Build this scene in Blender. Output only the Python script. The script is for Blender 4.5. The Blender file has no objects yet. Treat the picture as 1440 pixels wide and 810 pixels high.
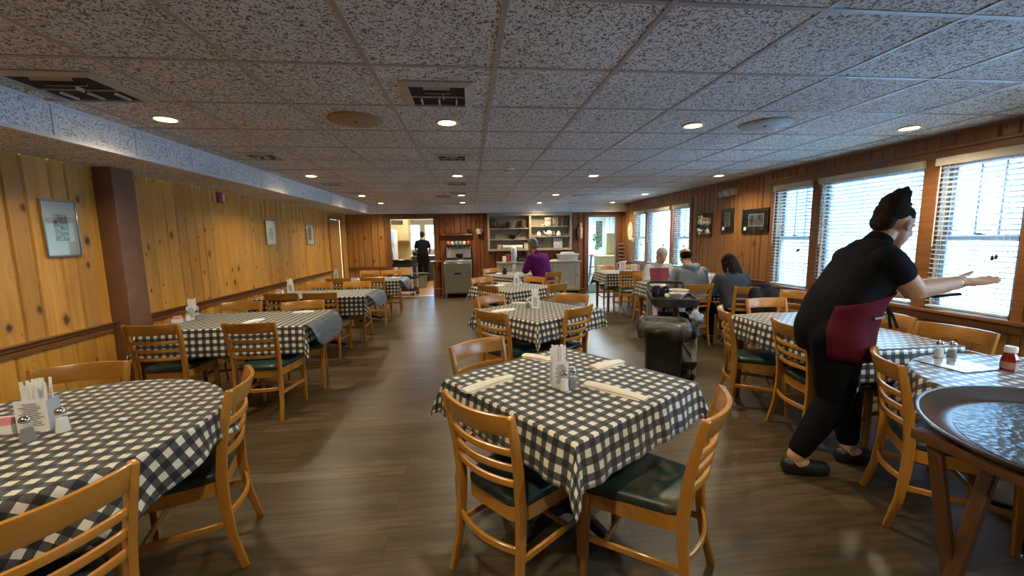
WORLD_STRENGTH = 20.0
EXPOSURE = 0.6
import bpy, bmesh, math, random
from mathutils import Vector, Matrix
from mathutils.bvhtree import BVHTree
PI = math.pi
SC = bpy.context.scene
COL = SC.collection
random.seed(7)

# ------------------------------------------------------------------ materials
MATS = {}
def nt_new(name):
    m = bpy.data.materials.new(name); m.use_nodes = True
    nt = m.node_tree
    bsdf = nt.nodes['Principled BSDF']
    return m, nt, bsdf
def node(nt, typ, **kw):
    n = nt.nodes.new(typ)
    for k, v in kw.items(): setattr(n, k, v)
    return n
def math_node(nt, op, a, b=None):
    n = node(nt, 'ShaderNodeMath', operation=op)
    for i, v in enumerate((a, b)):
        if v is None: continue
        if isinstance(v, (int, float)): n.inputs[i].default_value = v
        else: nt.links.new(v, n.inputs[i])
    return n.outputs[0]
def ramp(nt, fac, stops, interp='LINEAR'):
    r = node(nt, 'ShaderNodeValToRGB'); r.color_ramp.interpolation = interp
    el = r.color_ramp.elements
    while len(el) < len(stops): el.new(0.5)
    for e, (p, c) in zip(el, stops):
        e.position = p; e.color = (*c, 1) if len(c) == 3 else c
    nt.links.new(fac, r.inputs[0])
    return r.outputs[0]
def mix(nt, fac, a, b, blend='MIX'):
    n = node(nt, 'ShaderNodeMix', data_type='RGBA', blend_type=blend)
    for sock, v in ((n.inputs[0], fac), (n.inputs[6], a), (n.inputs[7], b)):
        if isinstance(v, (int, float)): sock.default_value = v
        elif isinstance(v, tuple): sock.default_value = (*v, 1) if len(v) == 3 else v
        else: nt.links.new(v, sock)
    return n.outputs[2]
def coords(nt, kind='Object', scale=(1, 1, 1), loc=(0, 0, 0), rot=(0, 0, 0)):
    t = node(nt, 'ShaderNodeTexCoord'); mp = node(nt, 'ShaderNodeMapping')
    nt.links.new(t.outputs[kind], mp.inputs[0])
    mp.inputs['Scale'].default_value = scale; mp.inputs['Location'].default_value = loc
    mp.inputs['Rotation'].default_value = rot
    return mp.outputs[0]
def noise(nt, vec, scale=5, detail=3, rough=.5, dist=0):
    n = node(nt, 'ShaderNodeTexNoise')
    n.inputs['Scale'].default_value = scale; n.inputs['Detail'].default_value = detail
    n.inputs['Roughness'].default_value = rough; n.inputs['Distortion'].default_value = dist
    if vec is not None: nt.links.new(vec, n.inputs['Vector'])
    return n.outputs['Fac']
def bump(nt, bsdf, h, strength=.2, dist=.01):
    b = node(nt, 'ShaderNodeBump'); b.inputs['Strength'].default_value = strength
    b.inputs['Distance'].default_value = dist
    nt.links.new(h, b.inputs['Height']); nt.links.new(b.outputs[0], bsdf.inputs['Normal'])
def plain(name, col, rough=.5, metal=0, var=.12, nscale=9, coat=0, emit=None, estr=0, spec=None, sheen=0):
    """a colour broken up by soft procedural noise"""
    if name in MATS: return MATS[name]
    m, nt, b = nt_new(name)
    f = noise(nt, coords(nt), nscale, 4)
    dark = tuple(max(0, c * (1 - var)) for c in col); lite = tuple(min(1, c * (1 + var)) for c in col)
    nt.links.new(ramp(nt, f, [(.3, dark), (.7, lite)]), b.inputs['Base Color'])
    b.inputs['Roughness'].default_value = rough; b.inputs['Metallic'].default_value = metal
    b.inputs['Coat Weight'].default_value = coat
    if sheen: b.inputs['Sheen Weight'].default_value = sheen
    if spec is not None: b.inputs['Specular IOR Level'].default_value = spec
    if emit:
        b.inputs['Emission Color'].default_value = (*emit, 1); b.inputs['Emission Strength'].default_value = estr
    MATS[name] = m
    return m
def wood(name, c1, c2, rough=.35, axis=2, scale=1., coat=.15):
    if name in MATS: return MATS[name]
    m, nt, b = nt_new(name)
    s = [22 * scale] * 3; s[axis] = 1.6 * scale
    v = coords(nt, scale=tuple(s))
    f = noise(nt, v, 1.6, 6, .6, .6)
    nt.links.new(ramp(nt, f, [(.25, c1), (.5, tuple((a + d) / 2 for a, d in zip(c1, c2))), (.75, c2)]), b.inputs['Base Color'])
    b.inputs['Roughness'].default_value = rough; b.inputs['Coat Weight'].default_value = coat
    b.inputs['Coat Roughness'].default_value = .25
    bump(nt, b, f, .06, .003)
    MATS[name] = m
    return m
def pine(name, base, light, dark, knot):
    """knotty pine boards: every board carries its own random number in the attribute 'board'"""
    m, nt, b = nt_new(name)
    at = node(nt, 'ShaderNodeAttribute', attribute_name='board')
    g = node(nt, 'ShaderNodeNewGeometry'); sep = node(nt, 'ShaderNodeSeparateXYZ')
    nt.links.new(g.outputs['Position'], sep.inputs[0])
    s = math_node(nt, 'ADD', sep.outputs[0], sep.outputs[1])
    s2 = math_node(nt, 'ADD', s, math_node(nt, 'MULTIPLY', at.outputs['Fac'], 37.))
    z2 = math_node(nt, 'ADD', sep.outputs[2], math_node(nt, 'MULTIPLY', at.outputs['Fac'], 91.))
    cv = node(nt, 'ShaderNodeCombineXYZ')
    nt.links.new(s2, cv.inputs[0]); nt.links.new(z2, cv.inputs[1])
    def mapped(sc):
        mp = node(nt, 'ShaderNodeMapping'); nt.links.new(cv.outputs[0], mp.inputs[0])
        mp.inputs['Scale'].default_value = sc; return mp.outputs[0]
    # knots
    vo = node(nt, 'ShaderNodeTexVoronoi', voronoi_dimensions='2D', feature='F1')
    nt.links.new(mapped((5.2, 3.3, 1)), vo.inputs['Vector']); vo.inputs['Scale'].default_value = 1
    wob = noise(nt, mapped((40, 40, 1)), 1, 2)
    kd = math_node(nt, 'ADD', vo.outputs['Distance'], math_node(nt, 'MULTIPLY', math_node(nt, 'SUBTRACT', wob, .5), .10))
    sepc = node(nt, 'ShaderNodeSeparateColor'); nt.links.new(vo.outputs['Color'], sepc.inputs[0])
    # not every cell has a big knot
    size = math_node(nt, 'ADD', math_node(nt, 'MULTIPLY', math_node(nt, 'POWER', sepc.outputs[0], 2.6), .95), .13)
    kd2 = math_node(nt, 'DIVIDE', kd, size)
    # grain bends around the knots
    warp = math_node(nt, 'MULTIPLY', math_node(nt, 'POWER', math_node(nt, 'MAXIMUM', math_node(nt, 'SUBTRACT', .4, vo.outputs['Distance']), 0.), 2.), 5.)
    cv2 = node(nt, 'ShaderNodeCombineXYZ')
    nt.links.new(math_node(nt, 'ADD', s2, math_node(nt, 'MULTIPLY', warp, .06)), cv2.inputs[0]); nt.links.new(z2, cv2.inputs[1])
    mp = node(nt, 'ShaderNodeMapping'); nt.links.new(cv2.outputs[0], mp.inputs[0]); mp.inputs['Scale'].default_value = (38, 1.1, 1)
    gr = noise(nt, mp.outputs[0], 1, 5, .6, .4)
    blotch = noise(nt, mapped((5, 1.6, 1)), 1, 3)
    c = ramp(nt, gr, [(.25, dark), (.5, base), (.8, light)])
    tone = ramp(nt, at.outputs['Fac'], [(0, (.78, .74, .68)), (.5, (1, 1, 1)), (1, (1.14, 1.13, 1.06))])
    c = mix(nt, 1., c, tone, 'MULTIPLY')
    c = mix(nt, .35, c, ramp(nt, blotch, [(.3, dark), (.7, light)]))
    kf = ramp(nt, kd2, [(0, (1, 1, 1)), (.09, (.9, .9, .9)), (.14, (.3, .3, .3)), (.24, (0, 0, 0))])
    c = mix(nt, kf, c, knot)
    nt.links.new(c, b.inputs['Base Color'])
    b.inputs['Roughness'].default_value = .38; b.inputs['Coat Weight'].default_value = .12
    b.inputs['Coat Roughness'].default_value = .3
    MATS[name] = m
    return m

# ------------------------------------------------------------------ mesh builder
class MB:
    def __init__(s): s.v = []; s.f = []; s.mi = []; s.at = None
    def add(s, vs, fs, mi=0):
        o = len(s.v); s.v += [tuple(v) for v in vs]
        s.f += [tuple(i + o for i in f) for f in fs]; s.mi += [mi] * len(fs); return s
    def box(s, c, d, rot=None, mi=0):
        hx, hy, hz = d[0] / 2, d[1] / 2, d[2] / 2
        vs = [Vector((x, y, z)) for x in (-hx, hx) for y in (-hy, hy) for z in (-hz, hz)]
        if rot is not None: vs = [rot @ v for v in vs]
        c = Vector(c)
        return s.add([v + c for v in vs], [(0, 1, 3, 2), (4, 6, 7, 5), (0, 4, 5, 1), (2, 3, 7, 6), (0, 2, 6, 4), (1, 5, 7, 3)], mi)
    def bx(s, a, b, mi=0):
        return s.box([(p + q) / 2 for p, q in zip(a, b)], [abs(q - p) for p, q in zip(a, b)], mi=mi)
    def loft(s, rings, close=True, caps=True, mi=0):
        n = len(rings[0]); vs = [p for r in rings for p in r]; fs = []
        for i in range(len(rings) - 1):
            for j in range(n if close else n - 1):
                k = (j + 1) % n
                fs.append((i * n + j, i * n + k, (i + 1) * n + k, (i + 1) * n + j))
        if caps and close:
            fs.append(tuple(reversed(range(n)))); fs.append(tuple((len(rings) - 1) * n + j for j in range(n)))
        return s.add(vs, fs, mi)
    def lathe(s, prof, c=(0, 0, 0), n=24, mi=0, caps=True, sx=1, sy=1, M=None):
        rings = []
        for r, z in prof:
            ring = [Vector((r * sx * math.cos(2 * PI * j / n), r * sy * math.sin(2 * PI * j / n), z)) for j in range(n)]
            if M is not None: ring = [M @ p for p in ring]
            rings.append([p + Vector(c) for p in ring])
        return s.loft(rings, True, caps, mi)
    def tube(s, pts, r, n=8, mi=0, rads=None, flat=1., caps=True):
        pts = [Vector(p) for p in pts]; rings = []; up = None
        for i, p in enumerate(pts):
            d = (pts[min(i + 1, len(pts) - 1)] - pts[max(i - 1, 0)]).normalized()
            if up is None:
                up = Vector((0, 0, 1)) if abs(d.z) < .9 else Vector((1, 0, 0))
            a = d.cross(up)
            if a.length < 1e-5: a = d.orthogonal()
            a.normalize(); b2 = a.cross(d).normalized(); up = b2
            rr = rads[i] if rads else r
            rings.append([p + a * rr * math.cos(2 * PI * j / n) + b2 * rr * flat * math.sin(2 * PI * j / n) for j in range(n)])
        return s.loft(rings, True, caps, mi)
    def bar(s, pts, w, h, up=(0, 0, 1), mi=0, ws=None, hs=None):
        """rectangular section w (sideways) x h (along up) swept along points"""
        pts = [Vector(p) for p in pts]; rings = []; up = Vector(up)
        for i, p in enumerate(pts):
            d = (pts[min(i + 1, len(pts) - 1)] - pts[max(i - 1, 0)]).normalized()
            a = d.cross(up).normalized(); u = a.cross(d).normalized()
            ww = (ws[i] if ws else w) / 2; hh = (hs[i] if hs else h) / 2
            rings.append([p + a * ww + u * hh, p - a * ww + u * hh, p - a * ww - u * hh, p + a * ww - u * hh])
        return s.loft(rings, True, True, mi)
    def prism(s, outline, z0, z1, mi=0):
        return s.loft([[(x, y, z0) for x, y in outline], [(x, y, z1) for x, y in outline]], True, True, mi)
    def ellipsoid(s, c, r, nu=16, nv=10, M=None, mi=0):
        prof = [(math.sin(PI * i / nv), -math.cos(PI * i / nv)) for i in range(nv + 1)]
        prof[0] = (.02, -1); prof[-1] = (.02, 1)
        rings = []
        for q, z in prof:
            ring = [Vector((r[0] * q * math.cos(2 * PI * j / nu), r[1] * q * math.sin(2 * PI * j / nu), r[2] * z)) for j in range(nu)]
            if M is not None: ring = [M @ p for p in ring]
            rings.append([p + Vector(c) for p in ring])
        return s.loft(rings, True, True, mi)
    def mesh(s, name, mats, smooth=True, angle=40, bevel=0, seg=1):
        me = bpy.data.meshes.new(name)
        me.from_pydata(s.v, [], s.f)
        if not isinstance(mats, (list, tuple)): mats = [mats]
        for m in mats: me.materials.append(m)
        me.polygons.foreach_set('material_index', s.mi)
        bm = bmesh.new(); bm.from_mesh(me)
        bmesh.ops.recalc_face_normals(bm, faces=bm.faces)
        if bevel:
            ed = [e for e in bm.edges if len(e.link_faces) == 2 and e.calc_face_angle(0) > math.radians(35)]
            bmesh.ops.bevel(bm, geom=ed, offset=bevel, segments=seg, profile=.6, affect='EDGES', clamp_overlap=True)
        bm.to_mesh(me); bm.free()
        if smooth:
            me.polygons.foreach_set('use_smooth', [True] * len(me.polygons))
            me.set_sharp_from_angle(angle=math.radians(angle))
        if s.at is not None and not bevel:
            a = me.attributes.new('board', 'FLOAT', 'FACE'); a.data.foreach_set('value', s.at)
        return me
    def build(s, name, mats, parent=None, loc=None, rot=None, **kw):
        return link(name, s.mesh(name, mats, **kw), parent, loc, rot)

def link(name, me, parent=None, loc=None, rot=None):
    o = bpy.data.objects.new(name, me); COL.objects.link(o)
    if parent is not None: o.parent = parent
    if loc is not None: o.location = loc
    if rot is not None: o.rotation_euler = rot
    return o
def tag(o, label, cat, group=None):
    o['label'] = label; o['category'] = cat
    if group: o['group'] = group
    return o
def struct(o):
    o['kind'] = 'structure'; return o
def thing(name, label, cat, loc=(0, 0, 0), rz=0., group=None):
    o = bpy.data.objects.new(name, None); COL.objects.link(o)
    o.empty_display_size = .1
    o.location = loc; o.rotation_euler = (0, 0, rz)
    return tag(o, label, cat, group)
def kids(o): return [c for c in ALLKIDS.get(o.name, [])]
def dup(root, loc, rz=None, label=None, group=None):
    """copy of a thing with copies of its parts and sub-parts"""
    r = root.copy(); COL.objects.link(r); r.location = loc
    if rz is not None: r.rotation_euler = (0, 0, rz)
    if label: r['label'] = label
    if group: r['group'] = group
    for ch in list(root.children):
        c = ch.copy(); COL.objects.link(c); c.parent = r
        for g in list(ch.children):
            d = g.copy(); COL.objects.link(d); d.parent = c
    return r
def rotz(a): return Matrix.Rotation(a, 3, 'Z')
def R(d): return math.radians(d)

# voxel-fused organic shapes -------------------------------------------------
class Blob:
    """ellipsoids and tapered limbs fused into one continuous surface"""
    def __init__(s): s.mb = MB()
    def ball(s, c, r, M=None):
        if isinstance(r, (int, float)): r = (r, r, r)
        s.mb.ellipsoid(c, r, 20, 14, M); return s
    def limb(s, pts, rads, n=14):
        """round-ended limb through points with a radius at each"""
        P = [Vector(p) for p in pts]
        fine = []; fr = []
        for i in range(len(P) - 1):
            for k in range(5):
                t = k / 5; fine.append(P[i].lerp(P[i + 1], t)); fr.append(rads[i] * (1 - t) + rads[i + 1] * t)
        fine.append(P[-1]); fr.append(rads[-1])
        s.mb.tube(fine, 0, n, rads=fr)
        for p, r in zip(P, rads): s.mb.ellipsoid(p, (r, r, r), 14, 10)
        return s
    def torso(s, secs, lat, n=22):
        """smooth trunk: secs = [(centre, half width along lat, half depth)] from bottom to top"""
        lat = Vector(lat).normalized(); P = [Vector(c) for c, w, d in secs]; Wd = [(w, d) for c, w, d in secs]
        def cr(a, b, c, d, t): return .5 * (2 * b + (c - a) * t + (2 * a - 5 * b + 4 * c - d) * t * t + (3 * b - a - 3 * c + d) * t ** 3)
        cs, ws = [], []; m = len(P)
        for i in range(m - 1):
            i0, i3 = max(i - 1, 0), min(i + 2, m - 1)
            for k in range(6):
                t = k / 6; cs.append(cr(P[i0], P[i], P[i + 1], P[i3], t)); ws.append(tuple(cr(Wd[i0][q], Wd[i][q], Wd[i + 1][q], Wd[i3][q], t) for q in (0, 1)))
        cs.append(P[-1]); ws.append(Wd[-1]); rings = []
        for i, c in enumerate(cs):
            tg = (cs[min(i + 1, len(cs) - 1)] - cs[max(i - 1, 0)]).normalized(); dp = tg.cross(lat).normalized(); w, d = ws[i]
            ring = []
            for j in range(n):
                a = 2 * PI * j / n; ca, sa = math.cos(a), math.sin(a)
                ring.append(c + lat * w * math.copysign(abs(ca) ** .85, ca) + dp * d * math.copysign(abs(sa) ** .85, sa))
            rings.append(ring)
        s.mb.loft(rings); return s
    def build(s, name, mat, parent, voxel=.012, smooth=6, keep=None):
        me = s.mb.mesh(name + '_raw', mat, smooth=True)
        o = bpy.data.objects.new('tmp_blob', me); COL.objects.link(o)
        r = o.modifiers.new('r', 'REMESH'); r.mode = 'VOXEL'; r.voxel_size = voxel; r.use_smooth_shade = True
        sm = o.modifiers.new('s', 'SMOOTH'); sm.iterations = smooth; sm.factor = .5
        dg = bpy.context.evaluated_depsgraph_get(); dg.update()
        ne = bpy.data.meshes.new_from_object(o.evaluated_get(dg))
        bpy.data.objects.remove(o); bpy.data.meshes.remove(me)
        ne.name = name
        if not ne.materials: ne.materials.append(mat)
        if keep is not None:
            bm = bmesh.new(); bm.from_mesh(ne)
            dl = [v for v in bm.verts if not keep(v.co)]
            bmesh.ops.delete(bm, geom=dl, context='VERTS'); bm.to_mesh(ne); bm.free()
        ne.polygons.foreach_set('use_smooth', [True] * len(ne.polygons))
        return link(name, ne, parent)
# ------------------------------------------------------------------ dimensions (metres)
XL, XR, YB, YF, ZC = -3.07, 4.13, 10.65, -2.2, 2.327
XS, ZS, YS = -2.44, 2.114, 10.5          # dropped soffits
RAIL = .825

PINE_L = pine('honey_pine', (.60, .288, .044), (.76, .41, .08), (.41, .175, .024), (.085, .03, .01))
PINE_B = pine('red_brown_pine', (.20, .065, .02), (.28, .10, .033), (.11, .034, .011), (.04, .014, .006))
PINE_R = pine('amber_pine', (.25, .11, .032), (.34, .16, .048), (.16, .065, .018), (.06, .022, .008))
TRIM = wood('brown_trim', (.16, .06, .02), (.27, .115, .04), .4)
TRIM_H = wood('rail_trim', (.17, .062, .018), (.30, .125, .038), .4, axis=1)
TRIM_X = wood('lintel_trim', (.12, .04, .014), (.22, .08, .026), .4, axis=0)
POST = plain('brown_paint', (.21, .10, .058), .45)
WHITE = plain('white_enamel', (.74, .74, .70), .4, var=.05)
CREAM = plain('cream_paint', (.55, .47, .33), .5, var=.08)

# ceiling tile
def tile_mat(name, col, dark):
    m, nt, b = nt_new(name)
    v = coords(nt)
    n1 = noise(nt, v, 62, 2, .5, 1.4); n2 = noise(nt, v, 120, 2, .5, .4)
    f = math_node(nt, 'ADD', math_node(nt, 'MULTIPLY', n1, .72), math_node(nt, 'MULTIPLY', n2, .28))
    c = ramp(nt, f, [(.43, dark), (.50, col)])
    big = noise(nt, v, 1.3, 3)
    c = mix(nt, 1., c, ramp(nt, big, [(.3, (.86, .84, .82)), (.7, (1, 1, 1))]), 'MULTIPLY')
    nt.links.new(c, b.inputs['Base Color']); b.inputs['Roughness'].default_value = .9
    b.inputs['Specular IOR Level'].default_value = .1
    bump(nt, b, f, .5, .006)
    MATS[name] = m; return m
TILE = tile_mat('fissured_tile', (.89, .885, .85), (.19, .175, .15))
TILE2 = tile_mat('soffit_tile', (.92, .92, .90), (.45, .45, .45))
GRID = plain('grid_metal', (.40, .36, .32), .45, var=.06)
GRIDW = plain('grid_white', (.72, .72, .72), .4, var=.05)

# floor planks
def floor_mat(name, cols, grain_dark, rough=.36, w=1.22, h=.178, rot=0):
    m, nt, b = nt_new(name)
    v = coords(nt, rot=(0, 0, rot))
    br = node(nt, 'ShaderNodeTexBrick'); nt.links.new(v, br.inputs['Vector'])
    br.offset = .37; br.inputs['Scale'].default_value = 1
    br.inputs['Brick Width'].default_value = w; br.inputs['Row Height'].default_value = h
    br.inputs['Mortar Size'].default_value = .0018; br.inputs['Bias'].default_value = 0
    br.inputs['Color1'].default_value = (0, 0, 0, 1); br.inputs['Color2'].default_value = (1, 1, 1, 1)
    br.inputs['Mortar'].default_value = (.5, .5, .5, 1)
    c = ramp(nt, br.outputs['Color'], [(0, cols[0]), (.5, cols[1]), (1, cols[2])])
    sp = node(nt, 'ShaderNodeSeparateColor'); nt.links.new(br.outputs['Color'], sp.inputs[0])
    # each plank gets its own piece of grain
    ad = node(nt, 'ShaderNodeVectorMath', operation='ADD'); nt.links.new(v, ad.inputs[0])
    cv = node(nt, 'ShaderNodeCombineXYZ'); nt.links.new(math_node(nt, 'MULTIPLY', sp.outputs[0], 40.), cv.inputs[2]); nt.links.new(cv.outputs[0], ad.inputs[1])
    mp = node(nt, 'ShaderNodeMapping'); nt.links.new(ad.outputs[0], mp.inputs[0]); mp.inputs['Scale'].default_value = (1.6, 19, 1)
    g = noise(nt, mp.outputs[0], 1.5, 6, .62, .7)
    c = mix(nt, ramp(nt, g, [(.38, (.85, .85, .85)), (.62, (0, 0, 0))]), c, grain_dark)
    mp2 = node(nt, 'ShaderNodeMapping'); nt.links.new(ad.outputs[0], mp2.inputs[0]); mp2.inputs['Scale'].default_value = (1.2, 5, 1)
    g2 = noise(nt, mp2.outputs[0], 1.2, 3, .5, .3)
    c = mix(nt, 1., c, ramp(nt, g2, [(.25, (.7, .68, .66)), (.7, (1.15, 1.15, 1.15))]), 'MULTIPLY')
    c = mix(nt, math_node(nt, 'MULTIPLY', br.outputs['Fac'], .8), c, (.02, .014, .01))
    nt.links.new(c, b.inputs['Base Color'])
    b.inputs['Roughness'].default_value = rough
    b.inputs['Specular IOR Level'].default_value = .45
    bump(nt, b, g, .06, .002)
    MATS[name] = m; return m
FLOOR = floor_mat('vinyl_planks', [(.072, .050, .026), (.096, .068, .037), (.122, .088, .050)], (.042, .029, .015))
KFLOOR = floor_mat('kitchen_laminate', [(.38, .19, .07), (.43, .22, .085), (.47, .25, .1)], (.3, .14, .05), .4, .9, .09)

# ------------------------------------------------------------------ floor and ceiling
mb = MB(); mb.bx((XL - .05, YF, -.06), (XR + .1, YB + .12, 0))
struct(mb.build('floor', FLOOR))
mb = MB(); mb.bx((XS, YF, ZC), (XR + .1, YB + .1, ZC + .05))
struct(mb.build('ceiling', TILE))
T = .61
OX, OY = -1.679, 1.522
mb = MB()
k = -2
while OX + k * T < XR:
    x = OX + k * T
    if x > XS + .05: mb.bx((x - .012, YF, ZC - .004), (x + .012, YS, ZC + .002))
    k += 1
k = -7
while OY + k * T < YS:
    y = OY + k * T
    if y > YF: mb.bx((XS, y - .012, ZC - .0035), (XR, y + .012, ZC + .002))
    k += 1
struct(mb.build('trim_1', GRID, smooth=False))
# left soffit: fascia of tile panels in white angle, underside tiles
mb = MB(); mb.bx((XS - .02, YF, ZS + .012), (XS, YS, ZC)); mb.bx((XS - .02, YS, ZS + .012), (XR, YB, ZC))
struct(mb.build('trim_2', TILE2))
mb = MB(); mb.bx((XL, YF, ZS + .004), (XS - .02, YB, ZS + .03)); mb.bx((XS - .03, YS + .02, ZS + .004), (XR, YB, ZS + .03))
struct(mb.build('trim_3', TILE))
mb = MB()
mb.bx((XS - .006, YF, ZC - .018), (XS + .008, YS, ZC)); mb.bx((XS - .03, YF, ZS), (XS + .008, YS + .01, ZS + .02))
mb.bx((XS, YS - .008, ZC - .018), (XR, YS + .006, ZC)); mb.bx((XS, YS - .008, ZS), (XR, YS + .03, ZS + .02))
y = 2.17 - 7 * T
while y < YS:
    if y > YF: mb.bx((XS - .005, y - .011, ZS), (XS + .0065, y + .011, ZC))
    y += T
x = XS + .28
while x < XR:
    mb.bx((x - .008, YS - .0065, ZS), (x + .008, YS + .005, ZC)); x += T
y = 2.17 - 7 * T
while y < YB:
    if y > YF: mb.bx((XL, y - .01, ZS), (XS - .02, y + .01, ZS + .006))
    y += T * 2
struct(mb.build('trim_4', GRIDW, smooth=False))

# ------------------------------------------------------------------ boards
def boards(name, mat, axis, plane, out, spans, seed, wmin=.11, wmax=.2):
    """vertical boards on a wall plane; spans = [(s0, s1, z0, z1)]; out = direction the face looks"""
    rnd = random.Random(seed); mb = MB(); mb.at = []
    for s0, s1, z0, z1 in spans:
        s = s0
        while s < s1 - 1e-4:
            w = rnd.uniform(wmin, wmax)
            if s + w > s1 - .06: w = s1 - s
            val = rnd.random(); g = .011; dp = .009
            prof = [(s, -dp), (s + g * .35, -dp), (s + g, 0), (s + w - g * 1.7, 0), (s + w - g * 1.1, -dp * .55), (s + w - g * .6, -dp * .1), (s + w - g * .2, -dp), (s + w, -dp)]
            vs = []
            for q, d in prof:
                for z in (z0, z1):
                    vs.append((plane + out * d, q, z) if axis == 'y' else (q, plane + out * d, z))
            fs = [(2 * i, 2 * i + 2, 2 * i + 3, 2 * i + 1) for i in range(len(prof) - 1)]
            mb.add(vs, fs); mb.at += [val] * len(fs)
            s += w
    # backing
    n0 = len(mb.f)
    for s0, s1, z0, z1 in spans:
        if axis == 'y': mb.bx((plane - out * .009, s0, z0), (plane - out * .1, s1, z1))
        else: mb.bx((s0, plane - out * .009, z0), (s1, plane - out * .1, z1))
    mb.at += [.5] * (len(mb.f) - n0)
    me = mb.mesh(name, mat, smooth=False)
    o = link(name, me); struct(o); return o
boards('wall_left', PINE_L, 'y', XL, 1, [(YF, 9.35, RAIL - .02, ZS + .02), (YF, 9.35, 0, RAIL - .02), (10.2, YB + .06, 0, ZS + .02), (9.35, 10.2, 2.02, ZS + .02)], 3)
DL0, DL1, DR0, DR1, DZ = -2.02, -.90, 3.14, 3.93, 2.01
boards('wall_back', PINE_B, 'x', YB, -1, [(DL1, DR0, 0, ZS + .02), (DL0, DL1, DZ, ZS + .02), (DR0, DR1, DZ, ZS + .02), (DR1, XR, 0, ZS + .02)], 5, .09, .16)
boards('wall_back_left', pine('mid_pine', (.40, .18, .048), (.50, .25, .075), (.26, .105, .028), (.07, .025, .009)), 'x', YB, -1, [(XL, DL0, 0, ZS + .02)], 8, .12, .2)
# windows: (y0, y1, z0, z1, kind)
WIN = [(2.66, 3.25, .79, 2.10, 'hung'), (3.37, 4.46, .79, 2.10, 'picture'), (4.58, 5.18, .79, 2.10, 'hung'),
       (7.33, 7.93, .84, 2.06, 'hung'), (8.07, 9.13, .84, 2.06, 'picture'), (9.28, 9.88, .84, 2.06, 'hung'),
       (.35, .95, .79, 2.10, 'hung'), (1.05, 1.75, .79, 2.10, 'hung')]  # last two are out of view, added to let in fill daylight
sp = [(YF, .35, 0, ZC), (.95, 1.05, .79, 2.10), (1.75, 2.66, 0, ZC), (3.25, 3.37, .79, 2.1), (4.46, 4.58, .79, 2.1), (5.18, 7.33, 0, ZC), (7.93, 8.07, .84, 2.06), (9.13, 9.28, .84, 2.06), (9.88, YB, 0, ZC)]
for a, b, z0, z1 in ((.35, 1.75, .79, 2.1), (2.66, 5.18, .79, 2.1), (7.33, 9.88, .84, 2.06)):
    sp += [(a, b, 0, z0), (a, b, z1, ZC)]
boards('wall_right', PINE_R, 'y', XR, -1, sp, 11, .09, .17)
mb = MB(); mb.bx((XL - .1, YF - .1, 0), (XR + .1, YF, ZC)); struct(mb.build('wall_front', plain('tan_wall', (.30, .17, .08), .7)))

# rails, post, baseboards
def rail_prof(x, out, z):
    return [(x, z - .085), (x + out * .012, z - .085), (x + out * .016, z - .05), (x + out * .026, z - .035), (x + out * .03, z - .012), (x + out * .042, z - .006), (x + out * .042, z), (x, z)]
def rail_y(name, x, out, z, spans, mat):
    mb = MB()
    for a, b in spans:
        pr = rail_prof(x, out, z)
        mb.loft([[(p, a, q) for p, q in pr], [(p, b, q) for p, q in pr]])
    struct(mb.build(name, mat, smooth=False))
rail_y('trim_5', XL, 1, RAIL, [(YF, 3.745), (3.985, 9.3)], TRIM_H)
rail_y('trim_6', XR, -1, RAIL, [(5.28, 7.25), (9.98, YB - .03)], TRIM_H)
mb = MB(); mb.bx((XL, YB - .045, RAIL - .1), (DL0 - .1, YB, RAIL - .02)); struct(mb.build('trim_7', TRIM_X, bevel=.006))
mb = MB(); mb.bx((XL, 3.75, 0), (XL + .15, 3.98, ZS + .004)); struct(mb.build('trim_8', POST, bevel=.008, seg=2))
mb = MB(); mb.bx((XL, YF, 0), (XL + .016, 3.75, .09)); mb.bx((XL, 3.98, 0), (XL + .016, 9.3, .09)); struct(mb.build('baseboard_left', TRIM_H, bevel=.004))
mb = MB(); mb.bx((XR - .016, YF, 0), (XR, YB, .09)); struct(mb.build('baseboard_right', TRIM_H, bevel=.004))
mb = MB(); mb.bx((XL, YB - .016, 0), (DL0 - .1, YB, .09)); mb.bx((DL1 + .1, YB - .016, 0), (DR0 - .1, YB, .09)); struct(mb.build('baseboard_back', TRIM_X, bevel=.004))
mb = MB(); mb.bx((XL - .01, YB - .025, 0), (XL + .025, YB + .01, ZS)); mb.bx((XR - .025, YB - .025, 0), (XR + .01, YB + .01, ZS)); struct(mb.build('trim_14', wood('leak_cover_trim', (.22, .09, .028), (.32, .14, .045), .4), bevel=.004))  # corner strips added to stop light leaking through the wall joints
# crown bead along the ceiling on the right
mb = MB(); mb.bx((XR - .02, YF, ZC - .03), (XR, YS, ZC - .005)); struct(mb.build('trim_9', TRIM_H, bevel=.005))

# doorways in the back wall (casings + jambs), slab door in the left wall
def casing(name, x0, x1, z, w):
    mb = MB()
    mb.bx((x0 - w, YB - .022, 0), (x0, YB, z + w)); mb.bx((x1, YB - .022, 0), (x1 + w, YB, z + w)); mb.bx((x0, YB - .022, z), (x1, YB, z + w))
    mb.bx((x0 - .002, YB, 0), (x0 + .018, YB + .12, z)); mb.bx((x1 - .018, YB, 0), (x1 + .002, YB + .12, z)); mb.bx((x0, YB, z - .018), (x1, YB + .12, z))
    struct(mb.build(name, wood('door_casing', (.13, .048, .017), (.22, .085, .028), .4), bevel=.004))
casing('door_1', DL0, DL1, DZ, .1); casing('door_2', DR0, DR1, DZ, .1)
mb = MB(); mb.bx((XL - .03, 9.42, .01), (XL - .005, 10.13, 1.95))
d3 = struct(mb.build('door_3', wood('slab_door', (.40, .20, .055), (.52, .27, .08), .4), bevel=.003))
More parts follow.
